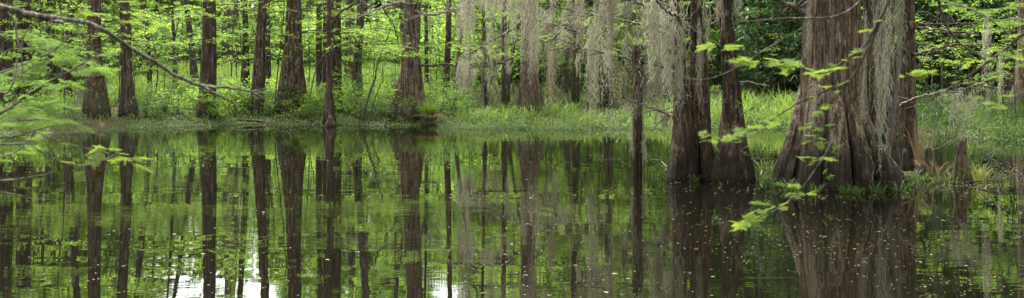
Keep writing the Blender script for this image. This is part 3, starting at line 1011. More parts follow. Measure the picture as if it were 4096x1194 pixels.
# ------------------------------------------------------------------ snag
def snag():
    rng = np.random.default_rng(31)
    D = 20.6
    o = P(2552, 0, D)
    o[2] = 0
    t = thing('dead_snag', 'broken topped dead trunk standing in water and shaggy with moss', 'snag', o)
    mb = MB()
    zs = [H - (y - YH) / F * D for y in (720, 640, 480, 330, 240, 205)]
    stem(mb, zs, [0, 0, -0.01, 0.0, -0.015, -0.02], [0] * 6, [0.085, 0.085, 0.085, 0.09, 0.1, 0.085], 60, 90, 4, 0.22, 0.7, 0.016, 10, 33, 0.1)
    for k in range(9):   # splintered top
        a = rng.uniform(0, 6.28)
        b = np.array([math.cos(a) * 0.06 - 0.02, math.sin(a) * 0.06, zs[-1] - 0.12])
        tube(mb, [b, b + [0, 0, 0.1], b + [rng.normal(0, .015), 0, rng.uniform(0.14, 0.27)]], [0.025, 0.02, 0.003], 5)
    mb.build('trunk', M['bark_near'], t)
    mbr = MB()
    for (a, b) in (((2552, 330), (2610, 285)), ((2556, 400), (2515, 350)), ((2552, 260), (2600, 200))):
        pa, pb = P(*a, D) - o, P(*b, D - 0.3) - o
        tube(mbr, smooth_path([pa, (pa + pb) / 2 + rng.normal(0, .03, 3), pb], 7), np.linspace(0.018, 0.006, 7), 6, 0.008, rng)
    mbr.build('broken_limb', M['twig_pale'], t)
    return o


SNAG = snag()

# ------------------------------------------------------------------ limbs of the near and moss-hung trees
LIMBS = []   # smoothed world paths for the moss


def limb(tree, org, pts, r0, r1, mat, seed, n=40, name='limb', wig=0.012, nside=8):
    rng = np.random.default_rng(seed)
    w = smooth_path(np.array([P(*p) for p in pts]), n)
    mb = MB()
    sp = tube(mb, w - np.asarray(org), np.linspace(r0, r1, n), nside, wig, rng, 0.06)
    L = np.linalg.norm(w[-1] - w[0])
    for k in range(int(5 + 5 * L)):   # side twigs, mostly dead
        i = rng.integers(n // 5, n - 1)
        b = sp[i]
        d = rng.normal(0, 1, 3) * [1, 0.8, 0.55]
        d /= np.linalg.norm(d)
        l = rng.uniform(0.15, 1.0)
        tube(mb, smooth_path([b, b + d * l * 0.5 + rng.normal(0, .03, 3), b + d * l + [0, 0, -0.1 * l]], 6), np.linspace(max(r1 * 0.8, 0.005), 0.002, 6), 4, 0.008, rng)
    o = mb.build(name, M[mat], tree)
    LIMBS.append(w)
    return o


limb(TA, OA, [(2705, 295, 19.6), (2640, 262, 20.2), (2500, 230, 21), (2330, 198, 22), (2190, 196, 23)], 0.034, 0.014, 'twig', 501)
limb(TA, OA, [(2700, 470, 19.5), (2650, 447, 19.8), (2590, 425, 20.1), (2488, 388, 20.6)], 0.03, 0.014, 'twig', 502)
limb(TA, OA, [(2700, 150, 19.6), (2610, 108, 20.5), (2480, 80, 21.5), (2300, 40, 23), (2150, 20, 24)], 0.034, 0.012, 'twig', 503)
limb(TA, OA, [(2690, 60, 19.6), (2560, 10, 20.5), (2400, -30, 22), (2200, -60, 24), (1980, -70, 26)], 0.04, 0.014, 'twig', 504)
limb(TA, OA, [(2765, 120, 19.8), (2730, 85, 19.2), (2660, 40, 18.6), (2600, -40, 18)], 0.03, 0.012, 'twig_pale', 505)
limb(TA, OA, [(2690, -120, 19.8), (2450, -110, 21), (2200, -90, 23), (1950, -60, 25), (1830, -20, 26)], 0.05, 0.016, 'twig', 506)
limb(TA, OA, [(2760, -200, 19.8), (2600, -240, 21), (2350, -230, 22), (2200, -180, 22.5), (2050, -120, 23)], 0.05, 0.016, 'twig', 507)
limb(TA, OA, [(2780, -80, 19.8), (2840, -110, 19.0), (2900, -120, 18.4)], 0.03, 0.012, 'twig', 508)
tM, cM, rM, oM = TREES[322]
limb(tM, oM, [(2110, 60, 36.8), (2030, 130, 35), (1960, 165, 33.5), (1880, 215, 32), (1830, 235, 31)], 0.05, 0.014, 'twig', 511)
limb(tM, oM, [(2112, -20, 36.8), (2000, -30, 34), (1900, 0, 32), (1820, 50, 30)], 0.05, 0.016, 'twig', 512)
limb(tM, oM, [(2120, 40, 36.8), (2220, 100, 35), (2330, 130, 33.5), (2420, 170, 32)], 0.05, 0.016, 'twig', 513)
limb(tM, oM, [(2112, 150, 36.8), (2200, 160, 35), (2280, 90, 33), (2340, 20, 31)], 0.045, 0.014, 'twig_pale', 514)
limb(tM, oM, [(2105, 200, 36.8), (2000, 255, 34), (1930, 265, 33), (1870, 260, 32)], 0.04, 0.014, 'twig', 515)
t18, c18, r18, o18 = TREES[318]
limb(t18, o18, [(1650, 40, 35.6), (1720, 60, 34.5), (1800, 45, 33), (1880, 30, 32)], 0.05, 0.015, 'twig_pale', 516)
limb(t18, o18, [(1650, 25, 35.6), (1590, 10, 34.6), (1500, 40, 33.8), (1420, 80, 33)], 0.045, 0.014, 'twig_pale', 517)
n_left = len(LIMBS)
limb(TD, OD, [(3592, 430, 21.4), (3640, 402, 20.8), (3713, 378, 20.4), (3852, 357, 20.1), (3970, 346, 19.8)], 0.026, 0.010, 'twig_pale', 521)
limb(TD, OD, [(3722, 376, 20.4), (3790, 440, 20.0), (3852, 522, 19.7), (3930, 600, 19.4), (4003, 662, 19.1)], 0.012, 0.004, 'twig_pale', 522, name='drooping_twig')
limb(TD, OD, [(3656, 222, 21.5), (3720, 200, 20.6), (3780, 186, 20), (3860, 180, 19.6), (3930, 176, 19.3)], 0.028, 0.010, 'twig_pale', 523)
limb(TD, OD, [(3656, 110, 21.5), (3740, 116, 20.8), (3820, 126, 20.2), (3905, 136, 19.7)], 0.024, 0.009, 'twig', 524)
limb(TD, OD, [(3656, 96, 21.5), (3760, 98, 22), (3880, 92, 22.5)], 0.024, 0.009, 'twig', 525)
limb(TC, OC, [(3226, 60, 18.4), (3180, 30, 18), (3120, 5, 17.6), (3040, -25, 17.2)], 0.05, 0.025, 'twig_pale', 526)
limb(TC, OC, [(3560, -40, 19.4), (3520, -90, 18.4), (3500, -130, 17.6)], 0.05, 0.025, 'twig', 527)


# ------------------------------------------------------------------ spanish moss
def moss_proto(seed, length, width, n, mat, rw=0.012, taper=0.7):
    """a hank of curling strands, hung from its own top"""
    rng = np.random.default_rng(seed)
    mb = MB()
    gc = rng.normal(0, width * 0.62, (4, 2)) * np.array([1, 0.7])
    gl = np.array([1.0, 0.8, 0.6, 0.45])
    gc[0] = 0
    gz = np.array([0, 0.03, 0.12, 0.22])
    for k in range(n):
        L = length * (0.18 + 0.82 * rng.beta(1.4, 2.0)) if k > n * 0.12 else length * rng.uniform(0.75, 1.0)
        g = rng.integers(0, 4)
        z0 = -length * rng.uniform(0, 0.4) if k > n * 0.55 else -rng.uniform(0, 0.06)
        z0 -= gz[g] * length
        L = min(L, length + z0)
        m = max(5, int(L / 0.055))
        t = np.linspace(0, 1, m)
        x0, y0 = rng.normal(0, width * 0.28, 2) + gc[g]
        L *= gl[g]
        shrink = 1 - taper * (-(z0 - t * L) / length)
        cur = np.cumsum(rng.normal(0, 0.015, (m, 2)), 0) + 0.02 * np.stack([np.sin(t * L * 38 + rng.uniform(0, 6)), np.cos(t * L * 31 + rng.uniform(0, 6))], 1)
        p = np.stack([x0 * shrink + cur[:, 0], y0 * shrink + cur[:, 1], z0 - t * L], 1)
        a = rng.uniform(0, np.pi) + np.cumsum(rng.normal(0, 0.35, m))
        w = rw * rng.uniform(0.6, 1.3) * (1 - 0.6 * t)
        s = np.stack([np.cos(a), np.sin(a), 0.2 * np.sin(a * 2)], 1) * w[:, None] / 2
        v = np.stack([p - s, p + s], 1).reshape(-1, 3)
        i = np.arange(m - 1) * 2
        mb.add(v, np.stack([i, i + 1, i + 3, i + 2], 1))
        nc = int(L / 0.10)   # curly side hairs
        ii = rng.integers(0, m, nc)
        for b in p[ii]:
            d = rng.normal(0, 1, 3) * [1, 1, 0.8] + [0, 0, -0.5]
            d = d / np.linalg.norm(d) * rng.uniform(0.03, 0.09)
            e2 = rng.normal(0, 0.02, 3) + [0, 0, -0.03]
            s2 = rng.normal(0, 1, 3)
            s2 = s2 / np.linalg.norm(s2) * rw * 0.42
            q = np.array([b - s2, b + s2, b + d * 0.6 + s2 * .8, b + d * 0.6 - s2 * .8, b + d + e2 + s2 * .3, b + d + e2 - s2 * .3])
            mb.add(q, [[0, 1, 2, 3], [3, 2, 4, 5]])
    return mb.mesh('moss', M[mat], False)


moss_short = [moss_proto(600 + k, 0.55, 0.14, 22, 'moss') for k in range(3)]
moss_mid = [moss_proto(610 + k, 1.1, 0.13, 28, 'moss' if k % 3 else 'moss_brown') for k in range(4)]
moss_long = [moss_proto(620 + k, 1.9, 0.12, 36, 'moss' if k % 3 else 'moss_brown') for k in range(4)]


def hank(mesh, p, s=1.0, sz=1.0, label='grey hank of spanish moss in the veil hanging over the far water', group='moss hanks of the hanging veil'):
    o = link('spanish_moss', mesh)
    o.location = [float(c) for c in p]
    o.rotation_euler = (0, 0, RNG.uniform(0, 6.28))
    o.scale = (s, s, sz)
    return tag(o, label, 'moss', group)


def hang_moss():
    rng = np.random.default_rng(77)
    # veil along the limbs of the moss-hung trees
    dens = [10, 7, 10, 10, 4, 10, 9, 4, 10, 10, 10, 9, 9, 4, 0]
    for w, dn in zip(LIMBS[:n_left], dens):
        L = np.linalg.norm(np.diff(w, axis=0), axis=1).sum()
        for k in range(int(dn * max(L / 4.0, 0.6))):
            i = rng.integers(len(w) // 6, len(w))
            p = w[i] + np.array([rng.normal(0, .06), rng.normal(0, .12), -0.01])
            z = p[2]
            kind = rng.choice(3, p=[0.42, 0.42, 0.16])
            m = (moss_short, moss_mid, moss_long)[kind]
            m = m[rng.integers(0, len(m))]
            sz = rng.uniform(0.7, 1.25)
            ln = (0.55, 1.1, 1.9)[kind] * sz
            if z - ln < 0.9:
                sz *= max(0.3, (z - 0.9) / ln)
            hank(m, p, rng.uniform(0.65, 1.25), sz)
    # named columns of moss (px, top row, depth, length, mesh, label)
    far = 'moss'
    cols = [
        (2095, 40, 33.5, 2.2, moss_long[1], 0.9, 'wide moss drape in front of the big pale brown cypress'),
        (2125, 120, 33.0, 2.0, moss_long[2], 0.8, 'second moss drape low in front of the big pale brown cypress'),
        (2150, 20, 33.5, 2.4, moss_long[1], 0.85, 'moss drape on the right flank of the big pale brown cypress'),
        (2362, 60, 21.6, 2.78, moss_long[1], 0.7, 'longest moss strand, reaching down to the pond left of the snag'),
        (2440, 60, 21.0, 2.1, moss_long[2], 0.9, 'long moss strand between the longest strand and the snag'),
        (2608, -60, 19.2, 2.0, moss_long[1], 1.2, 'thick pale moss column right of the snag'),
        (2606, -40, 19.3, 1.6, moss_mid[1], 1.3, 'short wide moss tassel wrapping the thick pale column'),
        (2682, -30, 19.3, 2.4, moss_long[2], 1.1, 'moss curtain down the left stem of the double cypress'),
        (2712, -20, 19.1, 2.3, moss_long[1], 1.2, 'shaggy moss clinging to the left stem of the double cypress'),
        (2722, 180, 19.2, 1.3, moss_mid[2], 0.6, 'moss tuft in the fork of the double cypress'),
        (2796, 60, 19.3, 1.9, moss_long[2], 0.5, 'moss strand down the right stem of the double cypress'),
        (2822, -20, 19.3, 1.3, moss_mid[1], 0.6, 'moss tuft high on the right stem of the double cypress'),
        (2950, -60, 19.5, 1.0, moss_mid[2], 1.0, 'moss wisp high beside the swollen footed cypress'),
        (3505, -40, 17.7, 2.0, moss_long[1], 0.55, 'broad pale moss curtain beside the old cypress'),
        (3540, -60, 17.7, 2.6, moss_long[2], 0.85, 'dense pale moss curtain in front of the grey young stem'),
        (3522, 120, 17.5, 2.66, moss_long[1], 0.8, 'narrow moss strand trailing to the water by the old cypress'),
        (3462, 40, 17.8, 1.6, moss_mid[1], 0.35, 'moss tassel on the old cypress stem left of the curtain'),
        (3452, 300, 17.6, 1.2, moss_mid[2], 0.7, 'thin moss strand lying on the old cypress buttress'),
        (3600, -60, 18.8, 1.7, moss_long[2], 0.9, 'moss strand high on the stem behind the old cypress'),
        (3236, -20, 18.0, 1.4, moss_long[2], 0.5, 'moss wisp down the left flank of the old cypress'),
        (3255, 320, 17.9, 1.0, moss_mid[2], 0.6, 'short moss wisp low on the left flank of the old cypress'),
        (3850, 356, 20.0, 0.9, moss_mid[1], 1.1, 'moss bunch hanging midway on the pale bare branch'),
        (3885, 352, 20.0, 0.55, moss_short[1], 1.1, 'small moss bunch on the pale bare branch beside a larger one'),
        (3815, 362, 20.2, 0.95, moss_mid[2], 0.8, 'thin moss bunch nearest the base of the pale branch'),
        (3952, 348, 19.9, 0.8, moss_mid[2], 0.5, 'moss wisp at the tip of the pale bare branch'),
        (3945, 40, 24.0, 2.0, moss_long[1], 0.8, 'grey moss strand in the green gap at the right'),
        (4000, 210, 26.0, 1.7, moss_mid[1], 0.8, 'moss strand in front of the right hand grass'),
    ]
    for px, top, D, ln, me, s, lab in cols:
        z0 = {id(m): 0.55 for m in moss_short} | {id(m): 1.1 for m in moss_mid} | {id(m): 1.9 for m in moss_long}
        hank(me, P(px, top, D), s, ln / z0[id(me)], lab, None)
    # shag on the snag
    for k in range(16):
        y = rng.uniform(190, 560)
        a = rng.uniform(0, 6.28)
        p = P(2552, y, 20.6) + np.array([math.cos(a) * 0.09, math.sin(a) * 0.09, 0])
        z = p[2]
        ln = min(rng.uniform(0.45, 1.0), z - 0.05)
        hank(moss_short[k % 3] if k % 2 else moss_mid[k % 4], p, rng.uniform(0.4, 0.65), ln / (0.55 if k % 2 else 1.1),
             'brownish moss tuft clinging to the broken topped snag', 'moss tufts on the snag')


hang_moss()

# ------------------------------------------------------------------ vines and dark stems on the far bank
def vine(label, pts, r0, r1, name='hanging_vine', mat='vine', cat='vine', seed=0, n=50, wig=0.01, group=None, leaf=0):
    rng = np.random.default_rng(seed)
    w = smooth_path(np.array([P(*p) for p in pts]), n)
    o = w[0].copy()
    mb = MB()
    sp = tube(mb, w - o, np.linspace(r0, r1, n), 7, wig, rng, 0.08)
    if leaf:
        t = thing(name, label, cat, o, 0, group)
        mb.build('stem', M[mat], t)
        ml = MB()
        for k in range(leaf):
            i = rng.integers(n // 4, n)
            clump(ml, rng, sp[i] + rng.normal(0, .12, 3), 0.14, 12, 0.085, 0.6)
        ml.build('foliage', M['mid_leaf'], t, False)
        return t
    ob = mb.build(name, M[mat])
    ob.location = o
    return tag(ob, label, cat, group)


vine('thick black twisted vine climbing the narrow trunk at the water edge', [(1335, 470, 34.6), (1330, 400, 34.5), (1322, 300, 34.5), (1338, 180, 34.4), (1326, 110, 34.4), (1352, 60, 34.3), (1400, 25, 34.2), (1440, 0, 34.2), (1480, -60, 34.2)], 0.05, 0.026, seed=1)
vine('arching brown vine bending left from the narrow trunk', [(1318, 215, 34.6), (1300, 220, 34.4), (1272, 260, 34.2), (1250, 330, 34.2), (1240, 400, 34.5)], 0.022, 0.012, seed=2)
vine('black crooked vine hanging left of the buttressed cypress', [(1500, -40, 34.5), (1530, 30, 34.5), (1570, 90, 34.6), (1588, 150, 34.8), (1598, 200, 35)], 0.024, 0.02, seed=3)
vine('dark leaning stem with sparse leaves left of the buttressed cypress', [(1448, 480, 34.8), (1470, 400, 35), (1500, 310, 35.2), (1515, 240, 35.4), (1545, 160, 35.6), (1562, 110, 35.8)], 0.042, 0.014, 'leaning_stem', 'vine', 'stem', 4, leaf=7)
vine('slim dark curved stem beside the leaning stem', [(1500, 480, 34.8), (1490, 440, 35), (1505, 380, 35.2), (1530, 320, 35.5), (1528, 280, 35.5)], 0.022, 0.01, 'leaning_stem', 'vine', 'stem', 5)
vine('long dark vine looping up beside the stout brown trunk', [(1098, 420, 36), (1110, 300, 36), (1125, 150, 36), (1140, 0, 36), (1145, -100, 36)], 0.02, 0.016, seed=6)
vine('dark horizontal branch across the clearing behind two trunks', [(850, 120, 44), (900, 128, 44), (960, 118, 44), (1020, 140, 44), (1100, 125, 44)], 0.035, 0.02, 'dead_branch', 'vine', 'branch', 7)
vine('dark sagging dead limb right of the buttressed cypress', [(1680, 262, 35.5), (1730, 264, 35.5), (1780, 258, 36), (1815, 262, 37)], 0.04, 0.03, 'dead_branch', 'vine', 'branch', 8)
vine('pale stick leaning against the buttressed cypress', [(1510, 192, 35), (1570, 215, 34.8), (1640, 242, 34.6), (1670, 246, 34.6)], 0.018, 0.01, 'dead_branch', 'twig_pale', 'branch', 9)
for k in range(34):
    px = RNG.uniform(-50, 1850)
    D = RNG.uniform(37, 47)
    dx = RNG.normal(0, 25)
    vine('thin string like vine hanging among the bank trees', [(px, -60, D), (px + dx * .4 + RNG.normal(0, 6), 90, D), (px + dx * .7 + RNG.normal(0, 8), 200, D), (px + dx, RNG.uniform(280, 400), D)], 0.008, 0.006, seed=20 + k, group='thin string vines of the far bank', mat=('vine', 'twig')[k % 2], wig=0.02)
for k in range(22):
    px = RNG.uniform(1800, 2700) if k % 2 else RNG.uniform(1100, 4100)
    py = RNG.uniform(20, 340)
    D = RNG.uniform(35.5, 42)
    l = RNG.uniform(50, 170) * RNG.choice([-1, 1])
    vine('thin bare grey dead branch in the wood edge', [(px, py, D), (px + l * .3, py - RNG.normal(0, 12), D), (px + l * .6, py + RNG.normal(0, 16), D - .4), (px + l, py + RNG.normal(0, 35), D - .8)], 0.016, 0.006, 'dead_branch', 'twig_pale' if k % 3 else 'vine', 'branch', 60 + k, group='bare dead branches in the wood edge')

# ------------------------------------------------------------------ grasses and ground cover
def scatter(rng, n, px0, px1, d0, d1, Dref=34.0):
    px = rng.uniform(px0, px1, n)
    sh = shore((px - 2048) / F * Dref, np.full(n, Dref))
    D = sh + rng.uniform(d0, d1, n)
    x = (px - 2048) / F * D
    return px, x, D


def grass_patch(name, label, mat, seed, n, px0, px1, d0, d1, h, w, lean=(0.15, 0.7), dens=0.0, clumps=0):
    rng = np.random.default_rng(seed)
    px, x, D = scatter(rng, n, px0, px1, d0, d1)
    if clumps:
        pc, xc, dc = scatter(rng, clumps, px0, px1, d0, d1)
        i = rng.integers(0, clumps, n)
        x = xc[i] + rng.normal(0, 0.12, n)
        D = dc[i] + rng.normal(0, 0.12, n)
    keep = vnoise(x * 0.6, D * 0.6, 0.5, seed) > dens - 1
    x, D = x[keep], D[keep]
    z = np.maximum(ground_z(x, D), -0.03) - 0.02
    n = len(x)
    hh = rng.uniform(h[0], h[1], n) * (1 + 0.28 * vnoise(x * 0.7, D * 0.7, 0.2, seed + 1) + 0.35 * vnoise(x * 2.3, D * 2.3, 0.2, seed + 2))
    mb = MB()
    blades(mb, np.stack([x, D, z], 1), hh, rng.uniform(w[0], w[1], n), rng.uniform(0, 6.28, n), rng.uniform(lean[0], lean[1], n), rng)
    o = mb.build(name, M[mat], None, True)
    return tag(o, label, 'grass', None, 'stuff')


grass_patch('bank_grass', 'mixed green grass along the far bank', 'grass', 1, 5500, -250, 4400, 0.0, 4.5, (0.14, 0.40), (0.010, 0.022), clumps=650)
grass_patch('meadow_grass', 'bright yellow green grass filling the clearing behind the trunks', 'grass_bright', 2, 26000, 420, 1800, 6.5, 30, (0.40, 0.85), (0.02, 0.04), (0.2, 0.8))
grass_patch('undergrowth_grass', 'loose green grass under the wood', 'grass', 3, 13000, -300, 4400, 4.0, 24, (0.2, 0.55), (0.016, 0.035), clumps=1800)
grass_patch('marsh_grass', 'bright upright grass standing in the shallows under the moss', 'grass_bright', 4, 2300, 1830, 2720, -0.4, 3.8, (0.16, 0.62), (0.018, 0.040), (0.15, 0.9), dens=0.8, clumps=210)
grass_patch('marsh_grass', 'tall bright grass between the two groups of standing cypresses', 'grass_bright', 5, 2700, 2700, 3260, -0.3, 4.5, (0.3, 0.92), (0.016, 0.034), (0.15, 0.95), dens=0.75, clumps=260)
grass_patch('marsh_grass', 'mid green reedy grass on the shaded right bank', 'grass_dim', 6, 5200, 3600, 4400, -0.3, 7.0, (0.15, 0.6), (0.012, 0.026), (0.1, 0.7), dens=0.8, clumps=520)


grass_patch('dry_grass', 'dead straw and bent stems among the bank plants', 'straw', 7, 2600, -250, 4400, 0.1, 4.5, (0.10, 0.40), (0.008, 0.018), (0.4, 1.3), dens=0.8, clumps=420)


def ground_cover():
    rng = np.random.default_rng(9)
    ml = MB()
    for (n, a, b, d0, d1, hmax, ll) in ((8500, -250, 1900, -0.25, 1.3, 0.20, 0.085), (9000, 1750, 2800, -1.2, 1.6, 0.20, 0.075), (4500, 2700, 4400, -0.4, 1.5, 0.22, 0.08), (12000, -250, 4400, 1.5, 9, 0.35, 0.10)):
        px, x, D = scatter(rng, n, a, b, d0, d1)
        keep = vnoise(x * 0.9, D * 0.9, 0.3, 12) > -0.05
        x, D = x[keep], D[keep]
        z = np.maximum(ground_z(x, D), 0.0) + hmax * rng.uniform(0.03, 1, len(x)) ** 1.4 * (0.6 + 0.5 * vnoise(x * 1.2, D * 1.2, 0.7, 14))
        m = len(x)
        leaves(ml, np.stack([x, D, z], 1), rng.normal(0, 1, (m, 3)) * [1, 1, 0.35], np.array([0, -0.2, 1.0]) + rng.normal(0, 0.45, (m, 3)), ll * rng.uniform(0.6, 1.3, m), ll * rng.uniform(0.25, 0.4, m))
    mb2 = MB()
    for (n, a, b, d0, d1, hmax, ll) in ((11000, 1780, 2780, -1.0, 2.4, 0.30, 0.10), (3500, 2700, 3300, -0.4, 2.0, 0.3, 0.10), (3000, 900, 1800, -0.2, 1.5, 0.3, 0.09), (3500, 3600, 4300, -0.4, 4, 0.3, 0.09)):
        px, x, D = scatter(rng, n, a, b, d0, d1)
        keep = vnoise(x * 1.1, D * 1.1, 0.3, 32) > -0.2
        x, D = x[keep], D[keep]
        m = len(x)
        z = np.maximum(ground_z(x, D), 0.0) + hmax * rng.uniform(0.03, 1, m) ** 1.2 * np.clip(0.7 + 0.8 * vnoise(x * 1.6, D * 1.6, 0.7, 34), 0.1, 2)
        leaves(mb2, np.stack([x, D, z], 1), rng.normal(0, 1, (m, 3)) * [1, 1, 0.6], np.array([0, -0.3, 1.0]) + rng.normal(0, 0.55, (m, 3)), ll * rng.uniform(0.6, 1.4, m), ll * rng.uniform(0.22, 0.4, m))
    tag(mb2.build('waterside_plants', M['cover_light'], None, False), 'pale green leafy plants crowding the shallows', 'plants', None, 'stuff')
    tag(ml.build('ground_cover', M['cover'], None, False), 'low leafy plants matted along the water edge', 'plants', None, 'stuff')


ground_cover()


def tuft(label, px, py, n, h, w, mat, seed, R=0.15, lean=(0.2, 0.9), name='grass_tuft', D=None, zoff=None, mat2=None):
    rng = np.random.default_rng(seed)
    D = D or 9660.0 / (py - 225.0)
    x = gx(px, D)
    z = max(float(ground_z(x, D)), 0.0) if zoff is None else zoff
    mb = MB()
    r = rng.uniform(0, 1, n) ** 0.6 * R
    a = rng.uniform(0, 6.28, n)
    b = np.stack([r * np.cos(a), r * np.sin(a), np.full(n, -0.03)], 1)
    blades(mb, b, rng.uniform(h[0], h[1], n), rng.uniform(w[0], w[1], n), a + rng.normal(0, 0.6, n), rng.uniform(lean[0], lean[1], n), rng)
    o = mb.build(name, M[mat])
    o.location = (x, D, z)
    return tag(o, label, 'grass')


tuft('fine green sedge tuft on the mound beside the buttressed cypress', 1712, 470, 460, (0.30, 0.78), (0.006, 0.012), 'grass_bright', 1, 0.17, (0.2, 1.1), 'sedge_tuft', D=34.6, zoff=0.30)
tuft('dry straw skirt under the sedge tuft', 1722, 480, 260, (0.22, 0.42), (0.008, 0.016), 'straw', 2, 0.16, (0.9, 1.7), 'straw_tuft', D=34.5, zoff=0.20)
tuft('reddish green grass tuft right of the tall cypress stump', 3905, 728, 70, (0.25, 0.5), (0.012, 0.022), 'redgrass', 3, 0.2)
tuft('yellow green grass tuft at the far side of the reddish tuft', 3955, 722, 45, (0.18, 0.36), (0.01, 0.018), 'grass', 4, 0.18)
tuft('bright grass tuft on the mud between the standing cypresses', 3068, 690, 46, (0.2, 0.42), (0.012, 0.02), 'grass', 5, 0.16)
tuft('arching grass tuft against the left buttress of the old cypress', 3118, 728, 40, (0.3, 0.6), (0.012, 0.022), 'grass', 6, 0.12)
tuft('low green grass between the knees and the old cypress', 3660, 722, 70, (0.12, 0.3), (0.012, 0.022), 'grass', 7, 0.22)
tuft('small grass tuft at the foot of the tall stump', 3790, 732, 60, (0.12, 0.34), (0.010, 0.018), 'grass', 8, 0.25)
tuft('tall dark rushes behind the cypress knees', 3790, 700, 150, (0.8, 1.5), (0.006, 0.010), 'rush', 9, 0.22, (0.05, 0.3), 'rushes')
tuft('brown dead rush clump beside the straight cypress stem', 3692, 690, 110, (0.6, 1.25), (0.006, 0.010), 'straw', 10, 0.14, (0.05, 0.35), 'rushes')
tuft('spreading sedge with fallen straw at the knees', 3740, 705, 80, (0.3, 0.6), (0.006, 0.012), 'straw', 11, 0.2, (0.6, 1.2), 'straw_tuft')


stick_specs = [
    ('fallen dark log half sunk along the bank under the lichen blotched trunk', [(905, 486, 35.4), (980, 482, 35.3), (1060, 488, 35.2)], 0.05, 0.035, 'vine'),
    ('dark rotten log lying in the bank plants left of the reddish trunk', [(590, 486, 34.6), (660, 480, 35), (735, 476, 35.4)], 0.08, 0.05, 'vine'),
    ('thin dead branch slanting from the bank into the pond', [(1130, 452, 35.6), (1190, 480, 35), (1240, 506, 34.6)], 0.018, 0.009, 'twig'),
    ('bleached log among the marsh plants below the moss veil', [(2210, 470, 37), (2290, 462, 37.2), (2380, 466, 37.3)], 0.07, 0.045, 'twig_pale')]
for k, (lab, pts, r0, r1, mt) in enumerate(stick_specs):
    vine(lab, pts, r0, r1, 'fallen_log', mt, 'log', 830 + k, 24, 0.012)


# cypress knees
def knee(label, px, ybase, ytop, wbase, wtop, seed, lean=0.0, D=None, name='cypress_knee', jag=False):
    rng = np.random.default_rng(seed)
    D = D or 9660.0 / (ybase - 225.0)
    h = (ybase - ytop) / F * D
    o = (gx(px, D), D, 0.0)
    mb = MB()
    zs = np.array([-0.25, 0, 0.3, 0.6, 0.85, 0.97, 1.0]) * [1, 1, h, h, h, h, h]
    rr = np.array([1.2, 1.0, 0.72, 0.5, 0.36, 0.22, 0.08]) * wbase / 2 / F * D
    rr[3:] = np.maximum(rr[3:], np.array([1, 1, 0.8, 0.4]) * wtop / 2 / F * D)
    stem(mb, zs, lean * np.clip(zs, 0, None), np.zeros(7), rr, 40, 44, 5, 0.4, h * 0.7, 0.012, 8, seed, 0.16)
    if jag:
        for k in range(14):
            a = rng.uniform(0, 6.28)
            q = np.array([math.cos(a) * 0.07 + lean * h, math.sin(a) * 0.06, h * rng.uniform(0.72, 0.94)])
            tube(mb, [q - [0, 0, 0.15], q, q + [rng.normal(0, .02), 0, rng.uniform(0.05, 0.14)]], [0.025, 0.022, 0.004], 5)
    ob = mb.build(name, M['knee'])
    ob.location = o
    return tag(ob, label, 'cypress knee' if not jag else 'stump')


knee('tall frayed cypress stump beside the reddish tuft', 3845, 728, 560, 92, 34, 701, 0.0, jag=True, name='cypress_stump')
knee('small pale tipped knee against the straight cypress stem', 3619, 690, 603, 46, 22, 702, 0.02)
knee('broad left knee of the pair in front of the rushes', 3706, 704, 588, 72, 30, 703, 0.05)
knee('slanting right knee of the pair in front of the rushes', 3758, 700, 582, 66, 20, 704, -0.12)
knee('low rounded knee at the right foot of the old cypress', 3598, 752, 664, 54, 30, 705, -0.15)
knee('dark knee on the far bank below the sedge', 1700, 506, 466, 26, 14, 706, D=34.3)
knee('slim dark knee on the far bank in the grass', 1822, 470, 402, 20, 12, 707, D=35.5)
knee('right hand slim knee on the far bank near the moss', 1869, 470, 402, 18, 10, 708, D=35.5)
knee('black rotten stub at the water edge under the vine trunk', 1322, 512, 470, 60, 24, 709, D=34.2)


for k, (px, py, hh, w) in enumerate([(2662, 716, 22, 26), (2752, 720, 14, 24), (2874, 722, 18, 26), (3032, 716, 26, 28), (3078, 742, 24, 26), (3192, 760, 18, 30), (3300, 765, 12, 24), (3452, 764, 20, 30), (3640, 748, 26, 30), (3560, 762, 14, 24)]):
    tag(knee('small dark knee breaking the water at the foot of a standing cypress', px, py, py - hh, w, w * 0.5, 720 + k), None, None, 'small knees at the feet of the standing cypresses')
WEEDS = [(2672, 716), (2700, 718), (2775, 722), (2880, 722), (2905, 722), (2985, 720), (3040, 716), (3090, 744), (3150, 756), (3180, 762), (3262, 768), (3385, 770), (3430, 770), (3510, 768), (3600, 760), (3640, 748)]
for k, (px, py) in enumerate(WEEDS):
    tag(tuft('small weed tuft rooted where a standing cypress meets the water', px, py + 4, 34, (0.10, 0.30), (0.012, 0.022), 'grass_dim' if k % 2 else 'grass', 740 + k, 0.1, (0.3, 1.1), 'weed_tuft'), None, None, 'weed tufts at the feet of the standing cypresses')


def base_litter():
    rng = np.random.default_rng(81)
    ml = MB()
    for (a, b, py, n) in ((2640, 3050, 716, 170), (3060, 3640, 760, 240), (3600, 4000, 735, 260)):
        px = rng.uniform(a, b, n)
        kp = vnoise(px * 0.02, 0.5, 0.2, 8) > -0.1
        px = px[kp]
        n = len(px)
        y = py + rng.normal(0, 7, n) + 22 * np.abs(rng.normal(0, 1, n)) ** 1.5
        D = 9660.0 / (y - 225.0)
        leaves(ml, np.stack([(px - 2048) / F * D, D, np.full(n, 0.006) + rng.uniform(0, .012, n)], 1), rng.normal(0, 1, (n, 3)) * [1, 1, 0.1], np.array([0, 0, 1.0]) + rng.normal(0, .15, (n, 3)), rng.uniform(0.02, 0.07, n), rng.uniform(0.012, 0.03, n), 0.2)
    tag(ml.build('trapped_litter', M['float'], None, False), 'leaf litter caught along the feet of the standing cypresses', 'litter', None, 'stuff')


base_litter()


